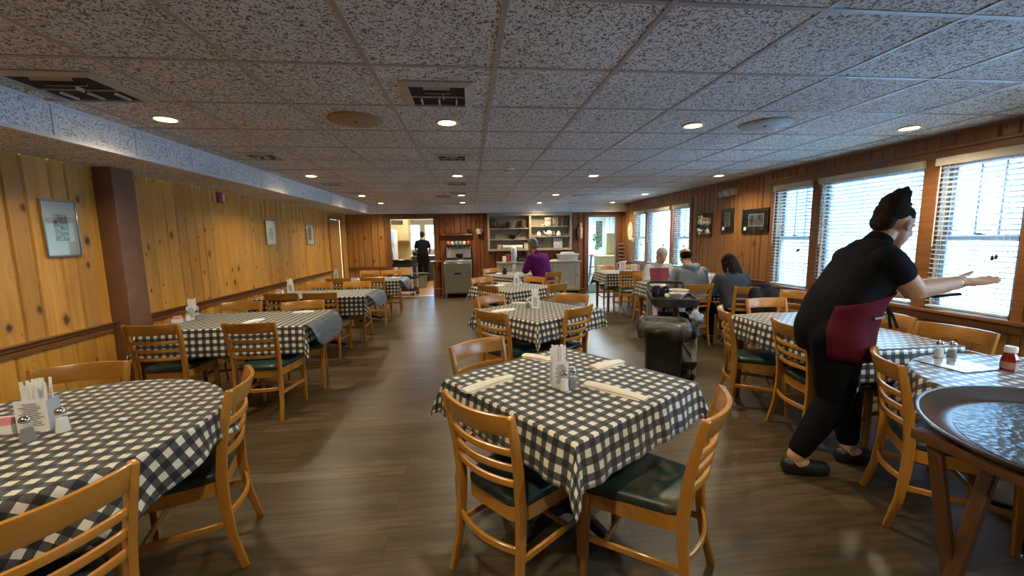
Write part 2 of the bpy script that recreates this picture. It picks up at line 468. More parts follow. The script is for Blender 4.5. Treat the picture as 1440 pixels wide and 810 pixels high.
mb = MB(); mb.bx((XL, 9.32, 0), (XL + .025, 9.42, 2.05)); mb.bx((XL, 10.13, 0), (XL + .025, 10.23, 2.05)); mb.bx((XL, 9.42, 1.95), (XL + .025, 10.13, 2.05))
struct(mb.build('door_casing', wood('door_casing2', (.30, .13, .04), (.42, .2, .06), .4), parent=d3, bevel=.004))
mb = MB(); mb.lathe([(.012, 0), (.012, .03), (.026, .038), (.03, .05), (.022, .062), (.004, .066)], n=14, M=Matrix.Rotation(PI / 2, 3, 'Y'))
mb.build('door_knob', plain('brass', (.6, .42, .18), .3, 1), parent=d3, loc=(XL - .005, 9.5, .95))

# ------------------------------------------------------------------ windows
def glass_mat():
    m = bpy.data.materials.new('window_glass'); m.use_nodes = True; nt = m.node_tree
    for n in list(nt.nodes): nt.nodes.remove(n)
    out = node(nt, 'ShaderNodeOutputMaterial'); tr = node(nt, 'ShaderNodeBsdfTransparent'); gl = node(nt, 'ShaderNodeBsdfGlossy')
    tr.inputs[0].default_value = (.93, .96, .97, 1); gl.inputs['Roughness'].default_value = .02
    mx = node(nt, 'ShaderNodeMixShader'); fr = node(nt, 'ShaderNodeFresnel'); fr.inputs[0].default_value = 1.45
    nt.links.new(math_node(nt, 'MULTIPLY', fr.outputs[0], .6), mx.inputs[0])
    nt.links.new(tr.outputs[0], mx.inputs[1]); nt.links.new(gl.outputs[0], mx.inputs[2]); nt.links.new(mx.outputs[0], out.inputs[0])
    return m
GLASS = glass_mat()
SASH = plain('sash_paint', (.33, .35, .38), .45, var=.06)
JAMB = wood('window_jamb', (.17, .07, .022), (.27, .12, .04), .4, axis=2)
SLAT = plain('blind_slats', (.60, .60, .57), .5, var=.03)
VAL = plain('blind_valance', (.62, .57, .46), .45, var=.05)
CORD = plain('blind_cord', (.75, .73, .68), .7)
TASS = plain('dark_tassel', (.06, .04, .03), .5)
XG = XR + .075
BL = {0: 'white slat blind on the narrow window nearest the camera', 1: 'white slat blind on the wide window behind the leaning server',
      2: 'white slat blind on the narrow window left of the server, by the framed pictures', 3: 'white slat blind on the far narrow window nearest the framed pictures',
      4: 'white slat blind on the wide far window facing pinkish brick', 5: 'white slat blind on the farthest narrow window by the back corner'}
for i, (y0, y1, z0, z1, kind) in enumerate(WIN):
    near = i in (0, 1, 2)
    mb = MB()   # jamb box through the wall
    mb.bx((XR - .002, y0 - .002, z0), (XR + .13, y0 + .02, z1)); mb.bx((XR - .002, y1 - .02, z0), (XR + .13, y1 + .002, z1))
    mb.bx((XR - .002, y0, z1 - .02), (XR + .13, y1, z1 + .002)); mb.bx((XR - .03, y0 - .03, z0 - .025), (XR + .13, y1 + .03, z0))
    w = struct(mb.build('window_%d' % (i + 1), JAMB, bevel=.003))
    mb = MB(); a, b = y0 + .02, y1 - .02; t = .038
    zm = (z0 + z1) / 2 - .02
    if kind == 'hung':
        for (za, zb, xx) in ((z0, zm + .02, XG), (zm - .02, z1 - .02, XG + .035)):
            mb.bx((xx - .016, a, za), (xx + .016, a + t, zb)); mb.bx((xx - .016, b - t, za), (xx + .016, b, zb))
            mb.bx((xx - .016, a + t, za), (xx + .016, b - t, za + t)); mb.bx((xx - .016, a + t, zb - t), (xx + .016, b - t, zb))
        for q in (1, 2):
            yy = a + t + (b - a - 2 * t) * q / 3
            mb.bx((XG + .027, yy - .008, zm), (XG + .043, yy + .008, z1 - .04))
    else:
        mb.bx((XG - .016, a, z0), (XG + .016, a + t, z1 - .02)); mb.bx((XG - .016, b - t, z0), (XG + .016, b, z1 - .02))
        mb.bx((XG - .016, a + t, z0), (XG + .016, b - t, z0 + t)); mb.bx((XG - .016, a + t, z1 - .02 - t), (XG + .016, b - t, z1 - .02))
    f = mb.build('sash', SASH, w, bevel=.003)
    if kind == 'hung':
        mb = MB(); mb.box((XG - .02, (a + b) / 2, zm + .028), (.03, .05, .014)); mb.box((XG - .03, (a + b) / 2 + .012, zm + .036), (.014, .05, .01))
        mb.build('sash_lock', plain('lock_bronze', (.12, .1, .08), .4, .8), f, bevel=.003)
    mb = MB(); mb.bx((XG - .002, a + .02, z0 + .02), (XG + .002, b - .02, (zm if kind == 'hung' else z1 - .03)))
    if kind == 'hung': mb.bx((XG + .033, a + .02, zm), (XG + .037, b - .02, z1 - .03))
    mb.build('pane', GLASS, w, smooth=False)
    if i > 5: continue
    # blind
    c = thing('window_blind', BL[i], 'blind', (XR - .005, (y0 + y1) / 2, z1), 0, 'slat blinds on the right wall windows')
    hw = (y1 - y0) / 2 - .004; H = z1 - z0 - .03
    mb = MB(); mb.bx((-.05, -hw - .015, -.055), (-.036, hw + .015, .012)); mb.bx((-.036, -hw - .015, -.055), (-.005, -hw - .003, .012)); mb.bx((-.036, hw + .003, -.055), (-.005, hw + .015, .012))
    mb.build('valance', VAL, c, bevel=.003)
    mb = MB(); n = int((H - .07) / .0415)
    tilt = R(10)
    for k in range(n):
        z = -.075 - k * .0415
        mb.box((-.003, 0, z), (.048, hw * 2 - .01, .0058), Matrix.Rotation(tilt, 3, 'Y'))
    mb.build('slats', SLAT, c, smooth=False)
    mb = MB(); mb.bx((-.028, -hw + .005, -H - .012), (.022, hw - .005, -H + .008)); mb.build('bottom_rail', SLAT, c, bevel=.003)
    mb = MB()
    for yy in ([-hw * .72, hw * .72] if kind == 'hung' else [-hw * .85, 0, hw * .85]):
        for xx in (-.031, .025): mb.bx((xx - .001, yy - .0014, -H), (xx + .001, yy + .0014, -.05))
    mb.build('ladder_cord', CORD, c, smooth=False)
    mb = MB()
    dz = -.80 if near else -.76
    for yy, zz in ((-hw * .62, dz), (-hw * .58, dz - .01)):
        mb.tube([(-.04, yy, -.05), (-.042, yy, zz)], .0012, 5)
    mb.build('pull_cord', CORD, c)
    mb = MB()
    for yy, zz in ((-hw * .64, dz), (-hw * .56, dz - .01)):
        mb.lathe([(.003, 0), (.008, -.012), (.011, -.035), (.007, -.042)], (-.042, yy, zz), 10)
    mb.build('tassel', TASS, c)
    mb = MB(); mb.tube([(-.045, hw * .9, -.05), (-.05, hw * .9, -.75)], .0045, 6); mb.build('tilt_wand', CORD, c)

# casings round the window groups
def group_casing(name, y0, y1, z0, z1, mull):
    mb = MB(); w = .075; t = .022
    mb.bx((XR - t, y0 - w, z0 - .1), (XR, y0, z1 + w)); mb.bx((XR - t, y1, z0 - .1), (XR, y1 + w, z1 + w))
    mb.bx((XR - t, y0, z1), (XR, y1, z1 + w)); mb.bx((XR - t - .014, y0 - w - .02, z1 + w), (XR, y1 + w + .02, z1 + w + .028))
    mb.bx((XR - t, y0, z0 - .1), (XR, y1, z0 - .02)); mb.bx((XR - .05, y0 - w - .03, z0 - .028), (XR, y1 + w + .03, z0))
    for a, b in mull: mb.bx((XR - t, a, z0), (XR, b, z1))
    struct(mb.build(name, TRIM_H, bevel=.004))
group_casing('trim_10', 2.66, 5.18, .79, 2.10, [(3.25, 3.37), (4.46, 4.58)])
group_casing('trim_11', 7.33, 9.88, .84, 2.06, [(7.93, 8.07), (9.13, 9.28)])
group_casing('trim_12', .35, 1.75, .79, 2.10, [(.95, 1.05)])  # casing of the unseen windows added for fill light

# ------------------------------------------------------------------ outside
SNOW = plain('pale_ground', (.22, .23, .25), .8, var=.06, nscale=.6)
mb = MB(); mb.bx((XR + .15, -12, -.5), (40, 40, -.3)); struct(mb.build('ground', SNOW))
DECKW = plain('white_railing_paint', (.5, .52, .55), .5, var=.05)
def railing(loc, L, label, n):
    t = thing('porch_railing', label, 'railing', loc)
    mb = MB(); mb.bx((-.04, 0, 1.0), (.05, L, 1.06)); mb.build('top_rail', DECKW, t, bevel=.006)
    mb = MB(); mb.bx((-.025, 0, .12), (.025, L, .18)); mb.build('bottom_rail', DECKW, t, bevel=.006)
    b = MB().bx((-.018, -.018, .18), (.018, .018, 1.0)).mesh('baluster', DECKW, smooth=False)
    for k in range(n): link('baluster', b, t, (0, .08 + (L - .16) * k / (n - 1), 0))
    p = MB().bx((-.06, -.06, -.2), (.06, .06, 1.15)).mesh('post', DECKW, smooth=False)
    for y in (0, L): link('post', p, t, (0, y, 0))
railing((6.4, 4.6, -.3 + .2), 5.6, 'white porch railing seen low through the narrow near window', 42)
BRICK = None
def brick_mat():
    m, nt, b = nt_new('pink_brick')
    v = coords(nt, scale=(1, 1, 1), rot=(PI / 2, 0, PI / 2))
    br = node(nt, 'ShaderNodeTexBrick'); nt.links.new(v, br.inputs['Vector']); br.inputs['Scale'].default_value = 1
    br.inputs['Brick Width'].default_value = .21; br.inputs['Row Height'].default_value = .075; br.inputs['Mortar Size'].default_value = .008
    br.inputs['Color1'].default_value = (.45, .2, .17, 1); br.inputs['Color2'].default_value = (.55, .27, .23, 1); br.inputs['Mortar'].default_value = (.6, .55, .5, 1)
    nt.links.new(br.outputs['Color'], b.inputs['Base Color']); b.inputs['Roughness'].default_value = .85
    return m
t = thing('brick_building', 'pinkish brick building close outside the wide far window', 'building', (8.4, 17.5, -.4))
mb = MB(); mb.bx((0, 0, 0), (5, 5.5, 5)); mb.build('wall', brick_mat(), t, smooth=False)
mb = MB(); mb.loft([[(-.3, -.3, 5), (5.3, -.3, 5), (2.5, -.3, 6.6)], [(-.3, 5.8, 5), (5.3, 5.8, 5), (2.5, 5.8, 6.6)]]); mb.build('roof', plain('slate_roof', (.2, .22, .25), .7), t, smooth=False)
mb = MB(); mb.bx((-.03, 1.2, 1.2), (.02, 2.2, 2.8)); mb.build('window', plain('house_window', (.2, .25, .3), .2), t, smooth=False)
t = thing('clapboard_house', 'pale clapboard house beyond the lot outside the near windows', 'house', (15, 1.5, -.4))
mb = MB()
for k in range(28): mb.bx((-.02 + (k % 2) * .002, 0, k * .14), (4, 6.5, k * .14 + .135))
mb.build('wall', plain('pale_clapboard', (.22, .25, .28), .7), t, smooth=False)
mb = MB(); mb.loft([[(-.4, -.3, 3.9), (4.4, -.3, 3.9), (2, -.3, 5.6)], [(-.4, 6.8, 3.9), (4.4, 6.8, 3.9), (2, 6.8, 5.6)]]); mb.build('roof', MATS['slate_roof'], t, smooth=False)
wm = MB().bx((-.05, 0, 0), (.0, .9, 1.4)).mesh('window', MATS['house_window'], smooth=False)
for yy in (1, 4.4): link('window', wm, t, (-.02, yy, 1.2))
# ------------------------------------------------------------------ things on the ceiling
WARM = plain('lamp_glow', (1, .8, .5), .5, emit=(1.0, .72, .38), estr=22)
CAN = plain('can_trim', (.78, .66, .45), .4)
def ceiling_light(name, x, y, label, energy, cool=False):
    t = thing(name, label, 'ceiling light', (x, y, ZC), 0, 'recessed ceiling lights')
    mb = MB(); mb.lathe([(.062, -.001), (.082, -.001), (.086, -.005), (.076, -.012), (.064, -.010), (.060, .0)], n=32, caps=False); mb.build('trim_ring', CAN, t)
    mb = MB(); mb.lathe([(.0005, -.006), (.03, -.0065), (.063, -.004)], n=32, caps=False); mb.build('lens', WARM, t)
    l = bpy.data.lights.new('lamp', 'SPOT'); l.energy = energy; l.color = (1.0, .86, .60); l.spot_size = R(150); l.spot_blend = .9; l.shadow_soft_size = .07
    o = bpy.data.objects.new('lamp', l); COL.objects.link(o); o.location = (0, 0, -.03); o.parent = t
    return t
LX = {-2.03: 'left', -.14: 'second', 1.74: 'third', 3.6: 'right'}
rows = [('nearest us', 3.1), ('mid room', 5.66), ('second from back', 8.17), ('at back soffit', 10.08)]
nm = {-2.03: 'leftmost of four', -.14: 'second from left', 1.74: 'third from left', 3.6: 'rightmost by windows'}
for rn, y in rows:
    for x in LX:
        if y > 10 and x < 0: y2 = 9.85
        else: y2 = y
        ceiling_light('ceiling_light', x, y2, 'glowing recessed ceiling light, row %s, %s' % (rn, nm[x]), 66)
for x in LX:   # the row over the camera
    ceiling_light('ceiling_light', x, .56, 'glowing round recessed ceiling light in the row above the camera', 66)

VENT = plain('vent_enamel', (.50, .45, .37), .45, var=.1)
VDARK = plain('vent_dark', (.018, .014, .012), .8)
def ceiling_vent(x, y, sx, sy, label):
    t = thing('ceiling_vent', label, 'ceiling vent', (x, y, ZC), 0, 'ceiling air vents')
    mb = MB(); hx, hy = sx / 2, sy / 2; wd = .045
    def ring(h, z): return [(-h[0], -h[1], z), (h[0], -h[1], z), (h[0], h[1], z), (-h[0], h[1], z)]
    mb.loft([ring((hx, hy), -.002), ring((hx, hy), -.009), ring((hx - wd, hy - wd), -.018), ring((hx - wd, hy - wd), -.003)], caps=False)
    mb.build('frame', VENT, t, smooth=False)
    mb = MB(); mb.bx((-hx + wd - .003, -hy + wd - .003, -.006), (hx - wd + .003, hy - wd + .003, -.002)); mb.build('duct_opening', VDARK, t, smooth=False)
    mb = MB(); ix, iy = hx - wd, hy - wd
    for k in range(3): mb.box((-ix + (k + .5) * ix * 2 / 3, iy * .6, -.012), (.003, iy * .6, .014), Matrix.Rotation(R(38), 3, 'Y'))
    for k in range(2): mb.box((0, -iy + (k + .5) * iy * .45, -.012), (ix * .95, .003, .016), Matrix.Rotation(R(-40 if k else 40), 3, 'X'))
    mb.box((0, .01, -.012), (ix * 2, .005, .008)); mb.build('louver', VENT, t, smooth=False)
    mb = MB(); mb.box((ix * .2, -iy * .2, -.024), (.006, .05, .02)); mb.build('damper_lever', VENT, t, bevel=.001)
    return t
vl = [(-2.07, 2.52, .5, .46, 'open air vent at upper left, largest in view, beside the soffit'), (-.16, 2.53, .40, .42, 'open air vent near the top center, above the nearest middle light'),
      (-2.0, 4.37, .36, .36, 'air vent in the left row, second from the camera'), (-.16, 4.40, .36, .34, 'dusty air vent in the center row, second from the camera'),
      (-2.03, 6.47, .36, .34, 'air vent in the left row, third from the camera'), (-.17, 6.46, .36, .34, 'dusty air vent in the center row, third from the camera'),
      (-2.05, 7.72, .36, .34, 'farthest air vent of the left row'), (-.18, 7.75, .36, .34, 'farthest air vent of the center row')]
for a in vl: ceiling_vent(*a)
def speaker(x, y, r, col, label):
    t = thing('ceiling_speaker', label, 'ceiling speaker', (x, y, ZC))
    m = plain('speaker_%s' % col[0], col[1], .5, var=.06)
    mb = MB(); mb.lathe([(r, -.001), (r, -.008), (r * .93, -.016), (r * .5, -.018), (.0005, -.018)], n=40, caps=False); mb.build('grille', m, t)
    mb = MB(); mb.lathe([(.012, -.017), (.012, -.022), (.003, -.023)], n=12); mb.build('badge', VDARK, t)
    for k in range(4):
        mb = MB(); a = k * PI / 2 + .6
        mb.lathe([(.007, -.014), (.007, -.02), (.002, -.021)], (r * .84 * math.cos(a), r * .84 * math.sin(a), 0), 8); mb.build('screw', VENT, t)
speaker(-.77, 3.06, .185, ('tan', (.33, .235, .11)), 'round tan speaker plate on the ceiling left of center')
speaker(2.29, 3.04, .18, ('grey', (.42, .44, .42)), 'round pale grey speaker plate on the ceiling toward the windows')
speaker(-.5, 8.4, .17, ('tan', (.33, .235, .11)), 'far tan speaker plate on the ceiling between two rows of lights')
speaker(2.3, 8.4, .17, ('grey', (.42, .44, .42)), 'far round speaker plate on the ceiling toward the back right')
t = thing('smoke_detector', 'small white smoke detector hanging from the ceiling center', 'smoke detector', (.50, 5.1, ZC))
mb = MB(); mb.lathe([(.072, 0), (.072, -.012), (.06, -.02)], n=28); mb.build('base', WHITE, t)
mb = MB(); mb.lathe([(.06, -.016), (.058, -.04), (.045, -.052), (.01, -.054)], n=28); mb.build('sensor_cap', WHITE, t)
mb = MB(); mb.lathe([(.054, -.03), (.0592, -.031), (.0592, -.036), (.054, -.037)], n=28); mb.build('slot', VDARK, t)
t = thing('sprinkler_head', 'tiny chrome sprinkler head in the ceiling left of the tan speaker', 'sprinkler', (-1.55, 3.15, ZC))
mb = MB(); mb.lathe([(.03, 0), (.03, -.004), (.012, -.006)], n=16); mb.build('escutcheon', plain('chrome', (.7, .7, .7), .2, 1), t)
mb = MB(); mb.lathe([(.009, -.003), (.009, -.025), (.004, -.03), (.02, -.034), (.02, -.037), (.004, -.038)], n=12); mb.build('deflector', MATS['chrome'], t)
# ------------------------------------------------------------------ chairs
CW = wood('golden_chair_wood', (.36, .145, .02), (.50, .225, .036), .28, axis=2, scale=.7, coat=.35)
CWX = wood('golden_chair_wood_rail', (.37, .152, .021), (.52, .235, .038), .26, axis=0, scale=.7, coat=.4)
VINYL = plain('dark_green_vinyl', (.012, .034, .030), .38, var=.3, nscale=14, coat=.1)
PAD = plain('felt_glide', (.05, .04, .035), .8)

def seat_outline(wf, wb, yf, yb, r, n=5):
    """rounded trapezoid, front toward +y"""
    pts = []
    cs = [(wf / 2, yf, 0, r), (-wf / 2, yf, 90, r), (-wb / 2, yb, 180, r * 1.6), (wb / 2, yb, 270, r * 1.6)]
    for x, y, a0, rr in cs:
        sx = 1 if x > 0 else -1; sy = 1 if y > 0 else -1
        cx, cy = x - sx * rr, y - sy * rr
        for k in range(n + 1):
            a = R(a0 + 90 * k / n); pts.append((cx + rr * math.cos(a), cy + rr * math.sin(a)))
    return pts
def bow(x0, x1, y0, depth, z, n=10):
    return [(x0 + (x1 - x0) * t / n, y0 - depth * math.sin(PI * t / n) ** .9, z) for t in range(n + 1)]
def make_chair(label):
    """ladder back chair, faces +y, origin on the floor under the seat; back posts end at y=-.27"""
    t = thing('dining_chair', label, 'chair')
    mb = MB()
    o1 = seat_outline(.405, .345, .20, -.205, .05)
    def sc(o, k): return [(x * k, y * k) for x, y in o]
    mb.loft([[(x, y, .418) for x, y in sc(o1, .97)], [(x, y, .428) for x, y in o1], [(x, y, .447) for x, y in o1], [(x, y, .460) for x, y in sc(o1, .955)], [(x, y, .467) for x, y in sc(o1, .82)], [(x, y, .470) for x, y in sc(o1, .5)]])
    mb.build('seat', VINYL, t, angle=60)
    mb = MB()
    o2 = seat_outline(.40, .34, .198, -.20, .045); o3 = sc(o2, .88)
    n = len(o2); vs = [(x, y, z) for z in (.358, .419) for x, y in o2] + [(x, y, z) for z in (.358, .419) for x, y in o3]
    fs = []
    for j in range(n):
        k = (j + 1) % n
        fs += [(j, k, n + k, n + j), (2 * n + k, 2 * n + j, 3 * n + j, 3 * n + k), (n + j, n + k, 3 * n + k, 3 * n + j), (k, j, 2 * n + j, 2 * n + k)]
    mb.add(vs, fs); mb.build('seat_frame', CWX, t)
    for s in (-1, 1):
        mb = MB(); mb.bar([(s * .190, .192, 0), (s * .188, .186, .25), (s * .186, .182, .42)], .03, .03, up=(0, 1, 0), ws=[.026, .033, .038], hs=[.026, .033, .038])
        mb.build('leg', CW, t, bevel=.006, seg=2)
        # back post: one bent piece from floor to top
        P = [(s * .192, -.262, 0), (s * .186, -.222, .16), (s * .181, -.205, .32), (s * .180, -.203, .45), (s * .185, -.218, .60), (s * .193, -.245, .74), (s * .198, -.27, .845)]
        mb = MB(); mb.bar(P, .025, .04, up=(0, 1, 0), ws=[.022, .024, .026, .027, .026, .025, .024], hs=[.03, .036, .042, .044, .04, .035, .03])
        mb.build('back_post', CW, t, bevel=.006, seg=2)
    mb = MB()
    p0 = bow(-.19, .19, -.247, .045, .755); p1 = bow(-.196, .196, -.268, .05, .845)
    th = .02
    rings = []
    for a, b in zip(p0, p1):
        rings.append([(a[0], a[1] + th / 2, a[2]), (b[0], b[1] + th / 2, b[2]), (b[0], b[1] - th / 2, b[2]), (a[0], a[1] - th / 2, a[2])])
    mb.loft(rings); mb.build('top_rail', CWX, t, bevel=.005, seg=2)
    for z, y, x in ((.688, -.236, .188), (.618, -.222, .185), (.548, -.212, .182)):
        mb = MB(); mb.bar(bow(-x, x, y, .042, z), .016, .027)
        mb.build('slat', CWX, t, bevel=.004, seg=2)
    for s in (-1, 1):
        mb = MB(); mb.bar([(s * .186, .18, .20), (s * .184, 0, .212), (s * .183, -.21, .225)], .016, .03); mb.build('stretcher', CWX, t, bevel=.004)
    mb = MB(); mb.bar(bow(-.182, .182, -.21, .04, .265), .016, .032); mb.build('stretcher', CWX, t, bevel=.004)
    mb = MB(); mb.bar([(-.185, .1, .207), (.185, .1, .207)], .016, .026); mb.build('stretcher', CWX, t, bevel=.004)
    return t
CH0 = None
def chair(mx, my, face, label, group):
    """mx,my: middle of the back's top; face: heading in degrees"""
    global CH0
    a = R(face); loc = (mx + math.cos(a) * .27, my + math.sin(a) * .27, 0); rz = a - PI / 2
    if CH0 is None:
        CH0 = make_chair(label); CH0.location = loc; CH0.rotation_euler = (0, 0, rz); CH0['group'] = group; return CH0
    return dup(CH0, loc, rz, label, group)
G = 'golden ladder back dining chairs'
CH = [
 (0, 1.54, 40, 'golden ladder back chair at the nearest center table, left front side, back to us'),
 (.93, 1.42, 140, 'golden ladder back chair at the nearest center table, right front side with worn green seat'),
 (.03, 2.50, 306, 'golden ladder back chair on the far left side of the nearest center table'),
 (.16, 3.55, 40, 'ladder back chair at the second center table, left side with its back to us'),
 (1.0, 3.63, 130, 'ladder back chair at the second center table, right side in front'),
 (.21, 4.52, 309, 'ladder back chair at the second center table, far left side'),
 (1.13, 4.47, 230, 'ladder back chair at the second center table, far right side'),
 (.22, 5.52, 38, 'ladder back chair at the third center table, left side with its back to us'),
 (1.19, 5.45, 130, 'ladder back chair at the third center table, right side in front'),
 (.17, 6.65, 302, 'ladder back chair at the third center table, far left side'),
 (1.03, 6.52, 222, 'ladder back chair at the third center table, far right side by the man in purple'),
 (1.52, 7.31, 125, 'ladder back chair with the man in purple sitting on it'),
 (.42, 8.5, 306, 'ladder back chair on the far side of the table where the man in purple sits'),
 (-2.10, 2.34, 285, 'golden chair behind the near left round table, its back against the paneled wall'),
 (-1.12, 2.01, 197, 'golden chair at the right side of the near left round table'),
 (-1.115, 1.075, 150, 'golden chair cropped by the lower left corner, in front of the near left round table'),
 (-2.56, 3.46, 91, 'ladder back chair on the near side of the second wall table, left of two'),
 (-1.79, 3.40, 87, 'ladder back chair on the near side of the second wall table, right of two'),
 (-2.47, 4.60, 276, 'ladder back chair on the far side of the second wall table, left of two'),
 (-1.80, 4.52, 285, 'ladder back chair on the far side of the second wall table, right of two'),
 (-2.36, 5.27, 86, 'ladder back chair on the near side of the third wall table, left of two'),
 (-1.88, 5.22, 88, 'ladder back chair on the near side of the third wall table, right of two'),
 (-2.34, 6.52, 268, 'ladder back chair on the far side of the third wall table, left of two'),
 (-1.76, 6.48, 270, 'ladder back chair on the far side of the third wall table, right of two'),
 (-2.25, 7.15, 88, 'ladder back chair on the near side of the farthest wall table, left of two'),
 (-1.68, 7.12, 88, 'ladder back chair on the near side of the farthest wall table, right of two'),
 (-2.1, 8.75, 268, 'ladder back chair on the far side of the farthest wall table, left of two'),
 (-1.66, 8.72, 276, 'ladder back chair on the far side of the farthest wall table, right of two'),
 (2.19, 3.28, 335, 'golden chair at the far left corner of the long window table, green seat showing'),
 (2.28, 2.67, 350, 'golden chair at the long window table just left of the server'),
 (2.92, 3.72, 268, 'golden chair at the far end of the long window table, facing us'),
 (3.62, 4.10, 200, 'golden chair by the narrow near window, beyond the long window table'),
 (3.28, 2.86, 186, 'golden chair under the wide window, right side of the long table, farther of two'),
 (3.24, 2.36, 190, 'golden chair under the window, right side of the long table, nearer of two'),
 (2.16, 1.86, 327, 'golden chair at the near right round table, in front of the server'),
 (3.43, 1.78, 206, 'golden chair at the right edge, behind the near right round table'),
 (2.93, 7.18, 84, 'ladder back chair on the near side of the far table with the white pitchers'),
 (2.93, 8.62, 272, 'ladder back chair beyond the far pitcher table, left of two'),
 (3.52, 8.66, 268, 'ladder back chair beyond the far pitcher table, right of two'),
 (2.95, 4.98, 90, 'ladder back chair holding the person in the grey hooded sweatshirt'),
 (3.43, 4.62, 85, 'ladder back chair with a dark jacket hung over it, under the long haired person'),
 (2.98, 6.75, 280, 'ladder back chair holding the person in the pale sweater'),
]
def worn_vinyl():
    m, nt, b = nt_new('worn_green_vinyl')
    v = coords(nt); f = noise(nt, coords(nt, scale=(6, 9, 6), loc=(1.3, .2, 0)), 1, 4, .6, .8); sp = node(nt, 'ShaderNodeSeparateXYZ'); nt.links.new(v, sp.inputs[0])
    reg = math_node(nt, 'MULTIPLY', ramp(nt, math_node(nt, 'ADD', math_node(nt, 'MULTIPLY', sp.outputs[1], -2.), .5), [(.35, (0, 0, 0)), (.75, (1, 1, 1))]), ramp(nt, f, [(.45, (0, 0, 0)), (.62, (1, 1, 1))]))
    nt.links.new(mix(nt, reg, (.014, .036, .03), (.13, .10, .045)), b.inputs['Base Color']); b.inputs['Roughness'].default_value = .42
    return m
CHAIRS = [chair(*a, G) for a in CH]
for ch in CHAIRS[1].children:
    if ch.name.startswith('seat') and not ch.name.startswith('seat_frame'):
        ch.data = ch.data.copy(); ch.data.materials[0] = worn_vinyl(); ch['label'] = 'green vinyl seat worn to brown at the back'

# ------------------------------------------------------------------ tables and cloths
def gingham():
    m, nt, b = nt_new('gingham_cloth')
    uv = node(nt, 'ShaderNodeUVMap'); uv.uv_map = 'cloth'
    sep = node(nt, 'ShaderNodeSeparateXYZ'); nt.links.new(uv.outputs[0], sep.inputs[0])
    P = .058
    def st(s): return math_node(nt, 'GREATER_THAN', math_node(nt, 'FRACT', math_node(nt, 'DIVIDE', s, P)), .5)
    a, c = st(sep.outputs[0]), st(sep.outputs[1])
    tot = math_node(nt, 'ADD', a, c)
    # woven mix where only one stripe is dark
    n = noise(nt, None, 1, 2)
    weave = node(nt, 'ShaderNodeTexWave'); nt.links.new(uv.outputs[0], weave.inputs[0]); weave.inputs['Scale'].default_value = 130; weave.bands_direction = 'DIAGONAL'
    wv = ramp(nt, weave.outputs['Color'], [(.35, (.022, .022, .026)), (.65, (.11, .105, .10))])
    col = mix(nt, math_node(nt, 'GREATER_THAN', tot, .5), (.66, .62, .52), wv)
    col = mix(nt, math_node(nt, 'GREATER_THAN', tot, 1.5), col, (.010, .010, .013))
    nt.links.new(col, b.inputs['Base Color']); b.inputs['Roughness'].default_value = .8
    b.inputs['Sheen Weight'].default_value = .15
    MATS['gingham_cloth'] = m; return m
CLOTH = gingham()
# the window tables carry a clear vinyl sheet on top of the cloth: same print, glossy coat
CLOTHV = CLOTH.copy(); CLOTHV.name = 'gingham_under_clear_vinyl'
_b = CLOTHV.node_tree.nodes['Principled BSDF']; _b.inputs['Coat Weight'].default_value = .4; _b.inputs['Coat Roughness'].default_value = .22; _b.inputs['Roughness'].default_value = .45; _b.inputs['Specular IOR Level'].default_value = .3
_n = noise(CLOTHV.node_tree, coords(CLOTHV.node_tree), 26, 3)
_bp = node(CLOTHV.node_tree, 'ShaderNodeBump'); _bp.inputs['Strength'].default_value = .35; _bp.inputs['Distance'].default_value = .006
CLOTHV.node_tree.links.new(_n, _bp.inputs['Height']); CLOTHV.node_tree.links.new(_bp.outputs[0], _b.inputs['Coat Normal'])
IRON = plain('black_iron', (.012, .012, .014), .4, .3)
TOPW = wood('table_top_wood', (.14, .05, .018), (.22, .085, .03), .4, axis=0)
LEGW = wood('table_leg_wood', (.16, .065, .022), (.26, .11, .04), .4)
TH = .752
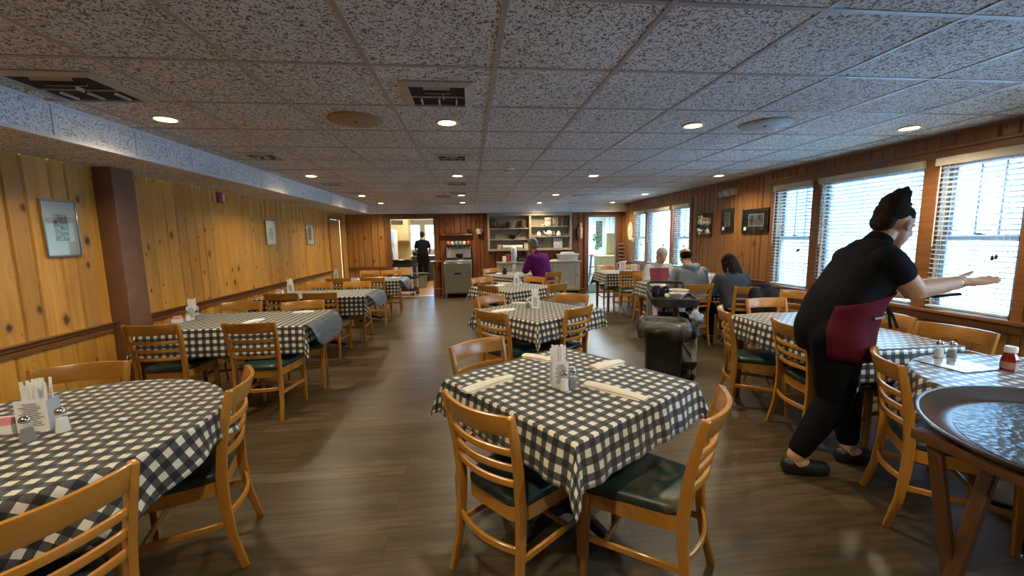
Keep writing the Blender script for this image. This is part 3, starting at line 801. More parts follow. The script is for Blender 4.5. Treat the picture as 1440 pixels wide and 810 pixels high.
def cloth(name_label, a, b, da, db, loc, rz, mat, seed=0, round_r=None, res=.022, flare=6, group='gingham tablecloths', uvrot=0., drop_fold=.012):
    """tablecloth draped over a half size a x b rectangle (or a circle); cloth half size a+da x b+db"""
    rnd = random.Random(seed); ph = [rnd.uniform(0, 6) for _ in range(6)]
    A, B = a + da, b + db
    def axis(h, H):
        n1 = max(4, int(2 * h / .03)); n2 = max(5, int((H - h) / res))
        return [-H + (H - h) * i / n2 for i in range(n2)] + [-h + 2 * h * i / n1 for i in range(n1 + 1)] + [h + (H - h) * (i + 1) / n2 for i in range(n2)]
    xs, ys = axis(a, A), axis(b, B)
    vs = []; uv = []
    if round_r:
        nr, na = 34, 120
        for i in range(nr):
            for j in range(na):
                th = 2 * PI * j / na; dr = da + .05 * math.cos(4 * (th - PI / 4))
                r = round_r * (i + .02) / 24 if i <= 24 else round_r + dr * (i - 24) / (nr - 1 - 24)
                uv.append((r * math.cos(th), r * math.sin(th)))
                if r <= round_r: vs.append((r * math.cos(th), r * math.sin(th), TH + .006)); continue
                d = r - round_r; fl = R(flare + 7 + 9 * math.cos(th * 13 + ph[0]) * min(1, d / .12)); rr = round_r + d * math.sin(fl)
                vs.append((rr * math.cos(th), rr * math.sin(th), TH + .009 - d * math.cos(fl)))
        xs = []; ys = []
    for y in ys:
        for x in xs:
            uv.append((x, y))
            ex, ey = max(abs(x) - a, 0), max(abs(y) - b, 0)
            sx, sy = (1 if x > 0 else -1), (1 if y > 0 else -1)
            if ex == 0 and ey == 0: vs.append((x, y, TH + .006)); continue
            rho = math.hypot(ex, ey); phi = math.atan2(ey, ex)
            q = max(0., math.sin(2 * phi)) ** 1.3 if ex > 0 and ey > 0 else 0
            s = x if ey > 0 and ex == 0 else y
            rip = drop_fold * min(1, rho / .12) * (math.sin(s * 17 + ph[0] + sx) + .6 * math.sin(s * 31 + ph[1] + sy)) * (1 if q == 0 else .3)
            ang = R(flare + 15 * q)
            out = rho * math.sin(ang) + (abs(rip) if True else 0)
            # soft edge: first centimetre curves over
            dz = rho * math.cos(ang)
            px = min(abs(x), a) + out * math.cos(phi); py = min(abs(y), b) + out * math.sin(phi)
            vs.append((sx * px if abs(x) > a else x, sy * py if abs(y) > b else y, TH + .006 - dz + .002))
    nx = len(xs); fs = []
    if round_r:
        for i in range(nr - 1):
            for j in range(na): k = (j + 1) % na; fs.append((i * na + j, i * na + k, (i + 1) * na + k, (i + 1) * na + j))
        fs.append(tuple(range(na)))
    for j in range(len(ys) - 1):
        for i in range(nx - 1): fs.append((j * nx + i, j * nx + i + 1, (j + 1) * nx + i + 1, (j + 1) * nx + i))
    me = bpy.data.meshes.new('tablecloth'); me.from_pydata(vs, [], fs); me.materials.append(mat)
    ul = me.uv_layers.new(name='cloth'); cu, su = math.cos(uvrot), math.sin(uvrot)
    for l in me.loops:
        u, v = uv[l.vertex_index]; ul.data[l.index].uv = (u * cu - v * su + .007, u * su + v * cu + .003)
    me.polygons.foreach_set('use_smooth', [True] * len(me.polygons))
    o = link('tablecloth', me, None, loc, (0, 0, rz)); tag(o, name_label, 'tablecloth', group)
    so = o.modifiers.new('thick', 'SOLIDIFY'); so.thickness = .0018; so.offset = -1
    return o
def ped_table(loc, rz, a, b, label, round_r=None):
    t = thing('dining_table', label, 'table', loc, rz, 'cloth covered dining tables')
    mb = MB()
    if round_r: mb.lathe([(round_r - .012, TH - .03), (round_r - .004, TH - .024), (round_r - .004, TH - .006), (round_r - .012, TH)], n=48)
    else: mb.bx((-a + .004, -b + .004, TH - .03), (a - .004, b - .004, TH))
    mb.build('tabletop', TOPW, t, bevel=0 if round_r else .004)
    mb = MB(); mb.lathe([(.055, .06), (.04, .1), (.036, .2), (.036, TH - .09), (.05, TH - .06)], n=20); mb.build('column', IRON, t)
    for k in range(4):
        mb = MB(); d = Matrix.Rotation(k * PI / 2, 3, 'Z')
        mb.bar([d @ Vector(p) for p in ((.0, 0, .085), (.1, 0, .08), (.22, 0, .05), (.31, 0, .025))], .06, .04, ws=[.07, .06, .05, .045], hs=[.05, .045, .035, .028])
        f = mb.build('foot', IRON, t, bevel=.008, seg=2)
        mb = MB(); e = d @ Vector((.30, 0, 0)); mb.lathe([(.016, 0), (.018, .008), (.01, .014)], e, 12); mb.build('glide', plain('steel_glide', (.4, .4, .4), .4, .8), f)
    for s in (-1, 1):
        mb = MB(); mb.box((0, s * .16, TH - .045), (.5 if not round_r else .4, .04, .03)); mb.build('top_brace', IRON, t, bevel=.004)
    return t
def leg_table(loc, rz, a, b, label):
    t = thing('dining_table', label, 'table', loc, rz, 'cloth covered dining tables')
    mb = MB(); mb.bx((-a + .004, -b + .004, TH - .03), (a - .004, b - .004, TH)); mb.build('tabletop', TOPW, t, bevel=.004)
    for sx in (-1, 1):
        for sy in (-1, 1):
            x, y = sx * (a - .05), sy * (b - .05)
            mb = MB(); mb.bar([(x, y, 0), (x, y, .55), (x, y, TH - .03)], .05, .05, up=(0, 1, 0), ws=[.04, .055, .06], hs=[.04, .055, .06]); mb.build('leg', LEGW, t, bevel=.005)
    mb = MB()
    for s in (-1, 1):
        mb.bx((-a + .06, s * (b - .06) - .01, TH - .11), (a - .06, s * (b - .06) + .01, TH - .03)); mb.bx((s * (a - .06) - .01, -b + .06, TH - .11), (s * (a - .06) + .01, b - .06, TH - .03))
    mb.build('apron', TOPW, t)
    return t
VIN = None
def vinyl_mat():
    m, nt, b = nt_new('clear_vinyl_sheen_tint')
    b.inputs['Base Color'].default_value = (.16, .21, .27, 1); b.inputs['Roughness'].default_value = .16; b.inputs['Alpha'].default_value = .62  # blue base tint stands in for the window's reflection
    b.inputs['Specular IOR Level'].default_value = .8
    f = noise(nt, coords(nt), 6, 2); bump(nt, b, f, .3, .02)
    return m
VIN = vinyl_mat()
def flap(cl, a, b, y0, y1, reach, drop, sgn=1):
    """stiff end of the clear vinyl table cover curling off the table end (part of the cloth)"""
    rings = []; n = 10
    for i in range(n + 1):
        t = i / n
        x = a - .02 + .02 + reach * math.sin(t * PI / 2 * .95); z = TH + .009 - drop * (1 - math.cos(t * PI / 2 * .95)) / 1.0
        k = .0 if t < .7 else (t - .7) / .3
        ins = .16 * k * k
        row = [(sgn * x, y0 + ins + (y1 - y0 - 2 * ins) * j / 8, z) for j in range(9)]
        rings.append(row)
    mb = MB(); mb.loft(rings, close=False, caps=False)
    o = mb.build('vinyl_flap', VIN, cl); so = o.modifiers.new('t', 'SOLIDIFY'); so.thickness = .001
    o['label'] = 'stiff clear vinyl flap curling off the table end, window reflection tinted in blue'
    return o
RC = 34.
tabs = [  # center tables
 ('C1', .475, 1.965, RC, .457, .457, .18), ('C2', .66, 4.02, 36, .457, .457, .18), ('C3', .63, 6.0, 36, .457, .457, .18), ('C4', .88, 7.98, 36, .457, .457, .18)]
tl = ['nearest center', 'second center', 'third center', 'farthest center, where the man in purple sits,']
for i, (n, x, y, rz, a, b, d) in enumerate(tabs):
    ped_table((x, y, 0), R(rz), a, b, 'square pedestal table under black and white check, %s of the row' % tl[i].replace(',', '') if i < 3 else 'square pedestal table in front of the man in purple')
    cloth(['black and white gingham cloth on the nearest center table, corner hanging toward us', 'black and white gingham cloth on the second center table', 'black and white gingham cloth on the third center table', 'black and white gingham cloth on the table of the man in purple'][i],
          a, b, d, d, (x, y, 0), R(rz), CLOTH, i, flare=7)
# wall tables
ped_table((-1.70, 1.70, 0), 0, 0, 0, 'round pedestal table at the lower left under check cloth', .585)
cloth('gingham cloth on the near left round table with a dangling right corner', .585, .585, .17, 0, (-1.70, 1.70, 0), R(4), CLOTH, 11, round_r=.59)
for i, (x0, x1, y0, y1, lab) in enumerate([(-2.80, -1.46, 3.62, 4.42, 'second'), (-2.78, -1.38, 5.40, 6.20, 'third'), (-2.70, -1.28, 7.30, 8.10, 'farthest')]):
    c = ((x0 + x1) / 2, (y0 + y1) / 2, 0); a, b = (x1 - x0) / 2, (y1 - y0) / 2
    ped_table(c, 0, a, b, 'rectangular pedestal table against the left wall, %s from the camera' % lab)
    cl = cloth('gingham cloth with curling vinyl end on the %s wall table' % lab, a, b, .17, .245, c, 0, CLOTH, 20 + i, flare=4, drop_fold=.006)
    flap(cl, a, b, -b + .03, b - .03, .11 if i == 0 else .14, .25 if i == 0 else .2)
# window tables
leg_table((2.735, 2.81, 0), 0, .375, .61, 'long four legged table by the near windows beside the server')
cloth('glossy gingham cloth on the long table by the near windows', .375, .61, .20, .2, (2.735, 2.81, 0), 0, CLOTHV, 31, flare=4)
ped_table((2.77, 1.46, 0), 0, 0, 0, 'round pedestal table at the right edge under glossy cloth', .602)
cloth('glossy gingham cloth on the near right round table', .6, .6, .16, 0, (2.77, 1.46, 0), R(8), CLOTHV, 33, round_r=.607)
leg_table((3.15, 5.80, 0), 0, .52, .38, 'four legged table where three people sit by the window wall')
cloth('gingham cloth on the table of the three seated people', .52, .38, .22, .22, (3.15, 5.80, 0), 0, CLOTH, 35, flare=6)
leg_table((3.08, 8.02, 0), 0, .45, .40, 'far four legged table with white pitchers near the back corner')
cloth('gingham cloth on the far table with the white pitchers', .45, .40, .2, .27, (3.08, 8.02, 0), 0, CLOTH, 37, flare=4)
# ------------------------------------------------------------------ table top things
ZT = TH + .0065
PAPER = plain('white_paper', (.80, .79, .76), .8, var=.03)
PAPERW = plain('warm_napkin', (.74, .68, .57), .85, var=.05)
INK = plain('dark_ink', (.05, .05, .07), .7)
ACRY = plain('clear_holder', (.55, .60, .66), .15, var=.03, coat=.4)
STEEL = plain('polished_steel', (.62, .62, .62), .18, 1, var=.05)
SALT = plain('salt_white', (.85, .85, .83), .6, var=.03)
PEPR = plain('pepper_grey', (.10, .085, .07), .7, var=.4, nscale=300)
PINK = plain('pink_packets', (.75, .28, .33), .6)
def sglass():
    m, nt, b = nt_new('shaker_glass'); b.inputs['Base Color'].default_value = (.9, .93, .95, 1)
    b.inputs['Roughness'].default_value = .05; b.inputs['Alpha'].default_value = .22; b.inputs['Specular IOR Level'].default_value = .8
    nt.links.new(ramp(nt, noise(nt, coords(nt), 20), [(.3, (.86, .9, .93)), (.7, (.93, .95, .96))]), b.inputs['Base Color'])
    return m
SGL = sglass()
def card_caddy(label, w=.075, d=.07, h=.13):
    """upright holder with a printed card on its face; straws stand in it"""
    t = thing('table_card_caddy', label, 'card caddy', group='card caddies on the tables')
    mb = MB(); e = .003
    mb.bx((-w / 2, -d / 2, 0), (w / 2, d / 2, e)); mb.bx((-w / 2, -d / 2, 0), (-w / 2 + e, d / 2, h * .93)); mb.bx((w / 2 - e, -d / 2, 0), (w / 2, d / 2, h * .93))
    mb.bx((-w / 2, d / 2 - e, 0), (w / 2, d / 2, h * .93)); mb.bx((-w / 2, -d / 2, 0), (w / 2, -d / 2 + e, h * .93))
    mb.build('holder', ACRY, t, smooth=False)
    mb = MB(); mb.bx((-w / 2 - .002, -d / 2 - .003, .002), (w / 2 + .002, -d / 2 - .0005, h)); c = mb.build('card', PAPER, t, smooth=False)
    rnd = random.Random(int(w * 1e4)); mb = MB(); z = h - .016
    while z > .02:
        L = w * rnd.uniform(.35, .78); s = rnd.uniform(-.003, .003)
        mb.bx((s - L / 2, -d / 2 - .0038, z - .0012), (s + L / 2, -d / 2 - .0028, z + .0012)); z -= .0068
    p = mb.build('printed_lines', INK, c, smooth=False); p['kind'] = 'stuff'
    return t
CAD0 = None
def caddy(x, y, rz, label, nstraw, straw_label, seed, w=None):
    global CAD0
    if CAD0 is None: CAD0 = card_caddy(label); t = CAD0; t.location = (x, y, ZT); t.rotation_euler = (0, 0, rz)
    else: t = dup(CAD0, (x, y, ZT), rz, label)
    if w: t.scale = (w, 1, 1)
    straws(x, y, rz, nstraw, straw_label, seed, w or 1)
    return t
ST0 = None
def straws(x, y, rz, n, label, seed, w):
    global ST0
    rnd = random.Random(seed)
    if ST0 is None:
        mb = MB(); mb.bar([(0, 0, 0), (0, 0, .1), (0, 0, .195)], .0085, .0055, up=(0, 1, 0), ws=[.0105, .011, .0115], hs=[.006, .0065, .0025])
        ST0 = mb.mesh('straw', PAPER, bevel=.0012)
    cols = 5; rws = max(1, (n + cols - 1) // cols)
    for k in range(n):
        px = (-.5 + (k % cols + .5) / cols) * .058 * w + rnd.uniform(-.002, .002); py = (-.5 + (k // cols + .5) / rws) * .052 + rnd.uniform(-.002, .002)
        v = rotz(rz) @ Vector((px, py, 0))
        o = link('paper_straw', ST0, None, (x + v.x, y + v.y, ZT + .004), (rnd.uniform(-.05, .05) - py * .9, rnd.uniform(-.04, .04) + px * 1.1, rz + rnd.uniform(-.6, .6)))
        o.scale.z = rnd.uniform(.93, 1.03)
        tag(o, label, 'straw', 'wrapped straws: ' + label)
def shaker(x, y, label, fill, cap_r=1.):
    t = thing('salt_shaker' if fill is SALT else 'pepper_shaker', label, 'shaker', (x, y, ZT), random.random(), 'salt and pepper shakers')
    n = 12
    mb = MB(); mb.lathe([(.024, 0), (.0245, .004), (.018, .055), (.0165, .078)], n=n); mb.build('glass_body', SGL, t, angle=20)
    mb = MB(); mb.lathe([(.021, .003), (.0215, .006), (.0165, .05), (.016, .056 if fill is SALT else .048)], n=n); mb.build('contents', fill, t)
    mb = MB(); mb.lathe([(.0175, .076), (.0185, .08), (.018, .09), (.012, .098), (.002, .1005)], n=20); mb.build('cap', STEEL, t)
def napkin(x0, y0, x1, y1, label, w=.062, fold=0, mat=None):
    """cutlery rolled in a paper napkin sleeve"""
    L = math.hypot(x1 - x0, y1 - y0); a = math.atan2(y1 - y0, x1 - x0)
    t = thing('napkin_roll', label, 'napkin roll', ((x0 + x1) / 2, (y0 + y1) / 2, ZT), a, 'rolled napkins with cutlery')
    mb = MB(); rings = []; rnd = random.Random(int(abs(x0 * 997 + y0 * 131)))
    for i in range(9):
        u = i / 8; hh = .006 + .013 * math.sin(PI * (u * .75 + .15)); ww = w * (.92 + .12 * math.sin(u * 5 + rnd.random()))
        ring = []
        for j in range(12):
            q = 2 * PI * j / 12; ring.append((-L / 2 + u * L, ww / 2 * math.cos(q), max(0, .002 + hh * (.45 + .55 * math.sin(q)) if math.sin(q) > -.2 else 0)))
        rings.append(ring)
    mb.loft(rings); b = mb.build('wrap', mat or PAPERW, t, angle=50)
    mb = MB(); mb.loft([[(-L / 2 + .01, -w * .62, .0008), (L / 2 - .02, -w * .58, .0008), (L / 2 - .02, w * .35, .0025), (-L / 2 + .01, w * .4, .0025)], [(-L / 2 + .01, -w * .62, .0018), (L / 2 - .02, -w * .58, .0018), (L / 2 - .02, w * .35, .0035), (-L / 2 + .01, w * .4, .0035)]])
    mb.build('loose_edge', PAPERW if mat is None else mat, t, smooth=False)
    return t
# nearest center table
caddy(.418, 1.905, R(3), 'white printed card holder on the nearest center table, packed with straws', 30, 'white paper wrapped straw in the nearest center table caddy', 1)
shaker(.430, 1.835, 'salt shaker with steel cap in front of the nearest center card holder', SALT)
shaker(.478, 1.860, 'pepper shaker with steel cap beside the nearest center card holder', PEPR)
napkin(-.05, 1.875, .20, 2.06, 'rolled napkin on the left side of the nearest center table')
napkin(.556, 1.90, .765, 1.665, 'rolled napkin at the right front edge of the nearest center table')
napkin(.66, 2.12, .86, 2.22, 'rolled napkin with printed band on the right back side of the nearest center table', .075)
napkin(.315, 2.43, .48, 2.28, 'rolled napkin behind the straws on the nearest center table')
# second center table
caddy(.655, 4.10, R(-8), 'straw holder on the second center table', 10, 'white straw bundled on the second center table', 2)
shaker(.575, 4.13, 'pepper shaker left of the straws on the second center table', PEPR)
shaker(.60, 4.20, 'salt shaker left of the straws on the second center table', SALT)
napkin(.20, 3.93, .43, 4.06, 'white napkin roll on the left of the second center table', mat=PAPER)
napkin(.45, 4.44, .66, 4.36, 'cream napkin roll at the back of the second center table')
# third center table
caddy(.69, 6.15, R(5), 'white card holder on the third center table', 6, 'straw in the third center table card holder', 3)
shaker(.76, 6.18, 'salt shaker at the third center table card holder', SALT)
napkin(.36, 6.05, .50, 6.2, 'white napkin roll on the left of the third center table', mat=PAPER)
napkin(.42, 6.42, .62, 6.40, 'cream napkin roll at the back of the third center table')
# table of the man in purple
caddy(.88, 8.12, R(4), 'white card holder on the table of the man in purple', 4, 'straw in the card holder before the man in purple', 4)
t = thing('bear_syrup_bottle', 'small black bear shaped bottle on the table of the man in purple', 'bottle', (.67, 8.02, ZT))
BLK = plain('glossy_black', (.012, .012, .014), .25)
bb = Blob(); bb.ball((0, 0, .055), (.042, .038, .055)); bb.ball((0, -.005, .125), (.032, .03, .032)); bb.ball((-.024, 0, .153), .012); bb.ball((.024, 0, .153), .012); bb.ball((0, -.032, .118), .012)
for s in (-1, 1): bb.limb([(s * .035, -.005, .085), (s * .038, -.03, .06)], [.013, .011]); bb.limb([(s * .025, -.01, .015), (s * .03, -.045, .015)], [.017, .014])
bb.build('body', BLK, t, .005, 3)
mb = MB(); mb.lathe([(.014, .15), (.014, .165), (.005, .17), (.004, .185)], n=14); mb.build('cap', BLK, t)
napkin(.52, 8.12, .62, 8.2, 'crumpled white napkin left of the black bear bottle', mat=PAPER)
# near left round table
caddy(-1.735, 1.74, R(10), 'wide white printed card holder on the near left round table', 15, 'paper wrapped straw in the near left round table holder', 5, w=1.25)
shaker(-1.668, 1.620, 'pepper shaker with steel cap on the near left round table', PEPR)
shaker(-1.612, 1.690, 'salt shaker with white salt on the near left round table', SALT)
def packets(x, y, rz, label):
    t = thing('sugar_packet_holder', label, 'packet holder', (x, y, ZT), rz, 'sugar packet holders')
    mb = MB(); mb.bx((-.035, -.025, 0), (.035, .025, .004)); mb.bx((-.035, -.025, 0), (.035, -.022, .035)); mb.bx((-.035, .022, 0), (.035, .025, .035)); mb.bx((-.035, -.025, 0), (-.032, .025, .035)); mb.bx((.032, -.025, 0), (.035, .025, .035))
    mb.build('tray', SALT, t, smooth=False)
    for k in range(5):
        mb = MB(); mb.box((0, -.016 + k * .008, .034), (.056, .004, .056), Matrix.Rotation(R(-6 + 3 * k), 3, 'X')); mb.build('packet', PINK if k < 3 else PAPER, t, bevel=.001)
packets(-1.835, 1.715, R(10), 'pink sugar packets by the card holder on the near left table')
mb = MB(); mb.ellipsoid((0, 0, .007), (.012, .010, .007), 8, 6); mb.ellipsoid((.014, -.004, .006), (.009, .008, .006), 8, 6)
o = mb.build('paper_scrap', PAPER, None, (-1.46, 1.766, ZT)); tag(o, 'tiny white paper scrap on the near left round table', 'scrap')
# second wall table
caddy(-2.655, 4.12, R(14), 'white card holder with straws on the second wall table', 10, 'wrapped straw in the second wall table holder', 6)
shaker(-2.645, 4.03, 'salt shaker before the card holder on the second wall table', SALT)
shaker(-2.575, 4.05, 'pepper shaker before the card holder on the second wall table', PEPR)
packets(-2.70, 3.97, R(5), 'pink sugar packets on the second wall table by its card holder')
napkin(-2.03, 3.78, -1.96, 3.98, 'white napkin roll in the middle of the second wall table', mat=PAPER)
napkin(-1.80, 4.25, -1.62, 4.32, 'white napkin roll at the far right of the second wall table', mat=PAPER)
# third and farthest wall tables
caddy(-2.55, 6.02, R(12), 'white card holder with straws on the third wall table', 8, 'wrapped straw in the third wall table holder', 7)
packets(-2.66, 5.9, R(5), 'pink sugar packets on the third wall table')
shaker(-2.60, 5.86, 'salt shaker on the third wall table', SALT)
caddy(-2.50, 7.85, R(12), 'white card holder with straws on the farthest wall table', 5, 'wrapped straw in the farthest wall table holder', 8)
napkin(-2.05, 7.55, -1.95, 7.7, 'white napkin roll on the farthest wall table, nearest the card holder', mat=PAPER)
napkin(-1.82, 7.9, -1.62, 7.93, 'white napkin roll at the back of the farthest wall table', mat=PAPER)
napkin(-1.5, 7.85, -1.36, 7.9, 'white napkin roll at the right end of the farthest wall table', mat=PAPER)
# near right round table
shaker(2.685, 2.02, 'salt shaker on the near right round table behind the menu board', SALT)
shaker(2.735, 1.995, 'pepper shaker on the near right round table behind the menu board', PEPR)
t = thing('menu_board', 'dark edged menu board lying on the near right round table', 'menu', (0, 0, ZT))
q = [(2.478, 1.985), (2.50, 1.76), (2.735, 1.775), (2.735, 2.0)]
mb = MB(); mb.loft([[(x, y, .0) for x, y in q], [(x, y, .005) for x, y in q]]); mb.build('board', plain('menu_edge', (.03, .025, .025), .4), t, smooth=False)
cx = sum(p[0] for p in q) / 4; cy = sum(p[1] for p in q) / 4; q2 = [(cx + (x - cx) * .93, cy + (y - cy) * .93) for x, y in q]
mb = MB(); mb.loft([[(x, y, .005) for x, y in q2], [(x, y, .0062) for x, y in q2]]); mb.build('menu_page', plain('menu_page', (.36, .37, .40), .15, coat=1), t, smooth=False)
t = thing('ketchup_bottle', 'red ketchup bottle with clear cap at the right edge of the round table', 'bottle', (2.765, 1.765, ZT))
KET = plain('ketchup_red', (.22, .012, .012), .15, coat=.6)
mb = MB(); mb.lathe([(.030, 0), (.033, .004), (.033, .06), (.026, .085), (.018, .10)], n=10); mb.build('body', KET, t, angle=25)
mb = MB(); mb.lathe([(.019, .098), (.0245, .102), (.0245, .128), (.022, .132), (.003, .133)], n=18); mb.build('cap', plain('white_cap', (.75, .73, .72), .3), t)
mb = MB(); mb.lathe([(.0336, .018), (.0338, .02), (.0338, .05), (.0336, .052)], n=10, caps=False); mb.build('label', plain('ketchup_label', (.42, .22, .2), .4), t, angle=25)
t = thing('paper_place_card', 'folded white paper by the tray on the near right table', 'paper', (2.40, 1.56, ZT), R(-28))
mb = MB(); mb.loft([[(-.07, -.04, 0), (.07, -.04, 0), (.07, .0, .012), (-.07, .0, .012)], [(-.07, -.04, .001), (.07, -.04, .001), (.07, .0, .013), (-.07, .0, .013)]]); mb.loft([[(-.07, .0, .012), (.07, .0, .012), (.07, .045, .001), (-.07, .045, .001)], [(-.07, .0, .013), (.07, .0, .013), (.07, .045, .002), (-.07, .045, .002)]])
mb.build('sheet', PAPER, t, smooth=False)
# far pitcher table
def pitcher(x, y, s, label, rz):
    t = thing('pitcher', label, 'pitcher', (x, y, ZT), rz)
    m = plain('white_plastic', (.80, .80, .84), .25, var=.04)
    mb = MB(); mb.lathe([(.055 * s, 0), (.06 * s, .01), (.068 * s, .10 * s), (.062 * s, .17 * s), (.066 * s, .20 * s), (.060 * s, .20 * s), (.055 * s, .16 * s), (.01, .15 * s)], n=28); mb.build('body', m, t)
    mb = MB(); mb.tube([(.060 * s, 0, .17 * s), (.11 * s, 0, .17 * s), (.118 * s, 0, .12 * s), (.105 * s, 0, .06 * s), (.064 * s, 0, .05 * s)], .009 * s, 8); mb.build('handle', m, t)
    mb = MB(); mb.loft([[(-.058 * s, -.025 * s, .19 * s), (-.058 * s, .025 * s, .19 * s), (-.066 * s, 0, .15 * s)], [(-.088 * s, -.006, .205 * s), (-.088 * s, .006, .205 * s), (-.085 * s, 0, .198 * s)]]); mb.build('spout', m, t)
pitcher(3.12, 8.1, 1.0, 'taller white pitcher on the far table by the back corner', R(180))
pitcher(3.32, 8.0, .72, 'shorter white pitcher on the far table by the back corner', R(0))
# table with three people
t = thing('napkin_dispenser', 'white napkin stack before the long haired person', 'napkin dispenser', (3.52, 5.62, ZT), R(10))
mb = MB(); mb.bx((-.06, -.05, 0), (.06, .05, .13)); mb.build('case', SALT, t, bevel=.008, seg=2)
mb = MB()
for k in range(5): mb.box((-.03 + k * .015, 0, .135), (.006, .08, .05), Matrix.Rotation(R(-12 + 6 * k), 3, 'Y'))
mb.build('napkins', PAPER, t, smooth=False)
napkin(2.72, 5.55, 2.86, 5.62, 'white napkin at the left corner of the table of three people', mat=PAPER)
t = thing('menu_folder', 'open maroon menu held up by the person in the pale sweater', 'menu', (2.93, 6.02, ZT), R(5))
MAR = plain('maroon_leatherette', (.17, .016, .03), .45)
for s in (-1, 1):
    mb = MB(); mb.box((s * .082, 0, .115), (.165, .004, .22), Matrix.Rotation(R(-14), 3, 'X') @ Matrix.Rotation(R(8 * s), 3, 'Z')); mb.build('cover', MAR, t, bevel=.001)
# ------------------------------------------------------------------ wall decor
FRS = plain('silver_frame', (.42, .42, .44), .25, .9)
FRB = plain('black_frame', (.02, .017, .016), .35)
MATB = plain('mat_board', (.78, .80, .73), .8, var=.03)
MATW = plain('mat_white', (.84, .86, .82), .8, var=.03)
MATD = plain('mat_dark', (.035, .035, .04), .7)
def art_mat(name, c1, c2, c3, scale=9, seed=0.):
    m, nt, b = nt_new(name)
    v = coords(nt, loc=(seed, seed * 2, 0))
    a = noise(nt, v, scale * 2, 5, .6, 1.5)
    nt.links.new(ramp(nt, a, [(.38, c1), (.5, c2), (.6, c3)]), b.inputs['Base Color']); b.inputs['Roughness'].default_value = .7
    MATS[name] = m; return m
def picture(label, side, y, z, w, h, fr, matm, art, aw, ah, ax=0, az=0, tagc=None, wires=False):
    """framed picture on a side wall; side 'L' faces +x, 'R' faces -x. local: x out of the wall, y along the wall"""
    x = XL + .002 if side == 'L' else XR - .002
    t = thing('framed_picture', label, 'picture', (x, y, z), 0 if side == 'L' else PI, 'framed pictures on the side walls')
    mb = MB(); f = .012; d = .022
    mb.bx((0, -w / 2, -h / 2), (d, -w / 2 + f, h / 2)); mb.bx((0, w / 2 - f, -h / 2), (d, w / 2, h / 2)); mb.bx((0, -w / 2 + f, -h / 2), (d, w / 2 - f, -h / 2 + f)); mb.bx((0, -w / 2 + f, h / 2 - f), (d, w / 2 - f, h / 2))
    mb.build('frame', fr, t, bevel=.002)
    mb = MB(); mb.bx((0, -w / 2 + f, -h / 2 + f), (.012, w / 2 - f, h / 2 - f)); mo = mb.build('mat_board', matm, t, smooth=False)
    mb = MB()
    if matm is MATD:
        mb.bx((.012, ax - aw / 2 - .014, az - ah / 2 - .014), (.0135, ax + aw / 2 + .014, az + ah / 2 + .014)); mb.build('print_border', PAPER, mo, smooth=False); mb = MB()
    mb.bx((.012, ax - aw / 2, az - ah / 2), (.0145, ax + aw / 2, az + ah / 2)); mb.build('print', art, mo, smooth=False)
    if tagc:
        mb = MB(); mb.bx((.012, tagc[0] - .022, tagc[1] - .026), (.0235, tagc[0] + .022, tagc[1] + .026)); mb.build('price_card', PAPER, t, smooth=False)
    mb = MB(); mb.bx((.016, -w / 2 + f, -h / 2 + f), (.017, w / 2 - f, h / 2 - f)); mb.build('glazing', GLASS, t, smooth=False)
    return t
A1 = art_mat('etching_grey', (.05, .05, .08), (.25, .24, .27), (.62, .62, .6), 11, 3.)
A2 = art_mat('print_green', (.12, .10, .05), (.35, .34, .25), (.66, .66, .6), 9, 1.)
A3 = art_mat('print_teal', (.10, .30, .25), (.45, .30, .25), (.70, .72, .66), 7, 5.)
A4 = art_mat('photo_sepia', (.05, .04, .035), (.22, .16, .11), (.5, .42, .33), 8, 2.)
A5 = art_mat('photo_grey', (.04, .04, .04), (.2, .2, .2), (.6, .6, .58), 12, 4.)
picture('silver framed grey etching in a wide pale mat, left of the brown post', 'L', 3.42, 1.61, .27, .42, FRS, MATB, A1, .105, .20, 0, .005)
picture('narrow silver framed print with small landscape, middle of the left wall', 'L', 6.69, 1.62, .33, .38, FRS, MATW, A2, .12, .17, -.01, -.01)
picture('framed teal and red print on the left wall near the far corner', 'L', 8.25, 1.61, .37, .40, FRS, MATW, A3, .15, .24, -.01, 0)
picture('dark framed sepia photograph next to the far window', 'R', 6.85, 1.655, .46, .40, FRB, MATD, A4, .20, .20, 0, .01, (-.13, -.15))
picture('narrow black framed photograph under the emergency light', 'R', 6.2, 1.705, .31, .37, FRB, MATD, A5, .10, .19, 0, .01, (-.09, -.13))
picture('wide black framed drawing, nearest of three pictures by the near windows', 'R', 5.56, 1.67, .55, .345, FRB, MATD, A5, .29, .15, .02, .01, (-.20, -.11))
t = thing('fire_alarm', 'red fire alarm strobe high on the left wall under the soffit', 'alarm', (XL, 5.43, 2.03))
mb = MB(); mb.bx((0, -.06, -.065), (.045, .06, .065)); mb.build('housing', plain('alarm_red', (.35, .02, .02), .4), t, bevel=.006)
mb = MB(); mb.bx((.043, .005, -.045), (.065, .055, .045)); mb.build('strobe_lens', plain('strobe', (.7, .7, .72), .2), t, bevel=.005)
mb = MB(); mb.bx((0, -.115, -.06), (.02, -.06, .06)); mb.build('side_plate', plain('alarm_tan', (.55, .4, .2), .5), t, bevel=.003)
t = thing('emergency_light', 'grey emergency light unit above the black framed photographs', 'emergency light', (XR, 6.2, 2.135))
mb = MB(); mb.bx((-.075, -.21, -.05), (0, .07, .055)); mb.build('housing', plain('emergency_grey', (.42, .43, .42), .45), t, bevel=.01, seg=2)
for y in (-.1, .14):
    mb = MB(); mb.lathe([(.02, 0), (.052, .03), (.055, .05), (.045, .058), (.003, .06)], n=20, M=Matrix.Rotation(R(-110), 3, 'Y')); mb.build('lamp_head', MATS['emergency_grey'], t, loc=(-.06 if y < 0 else -.02, y, 0))

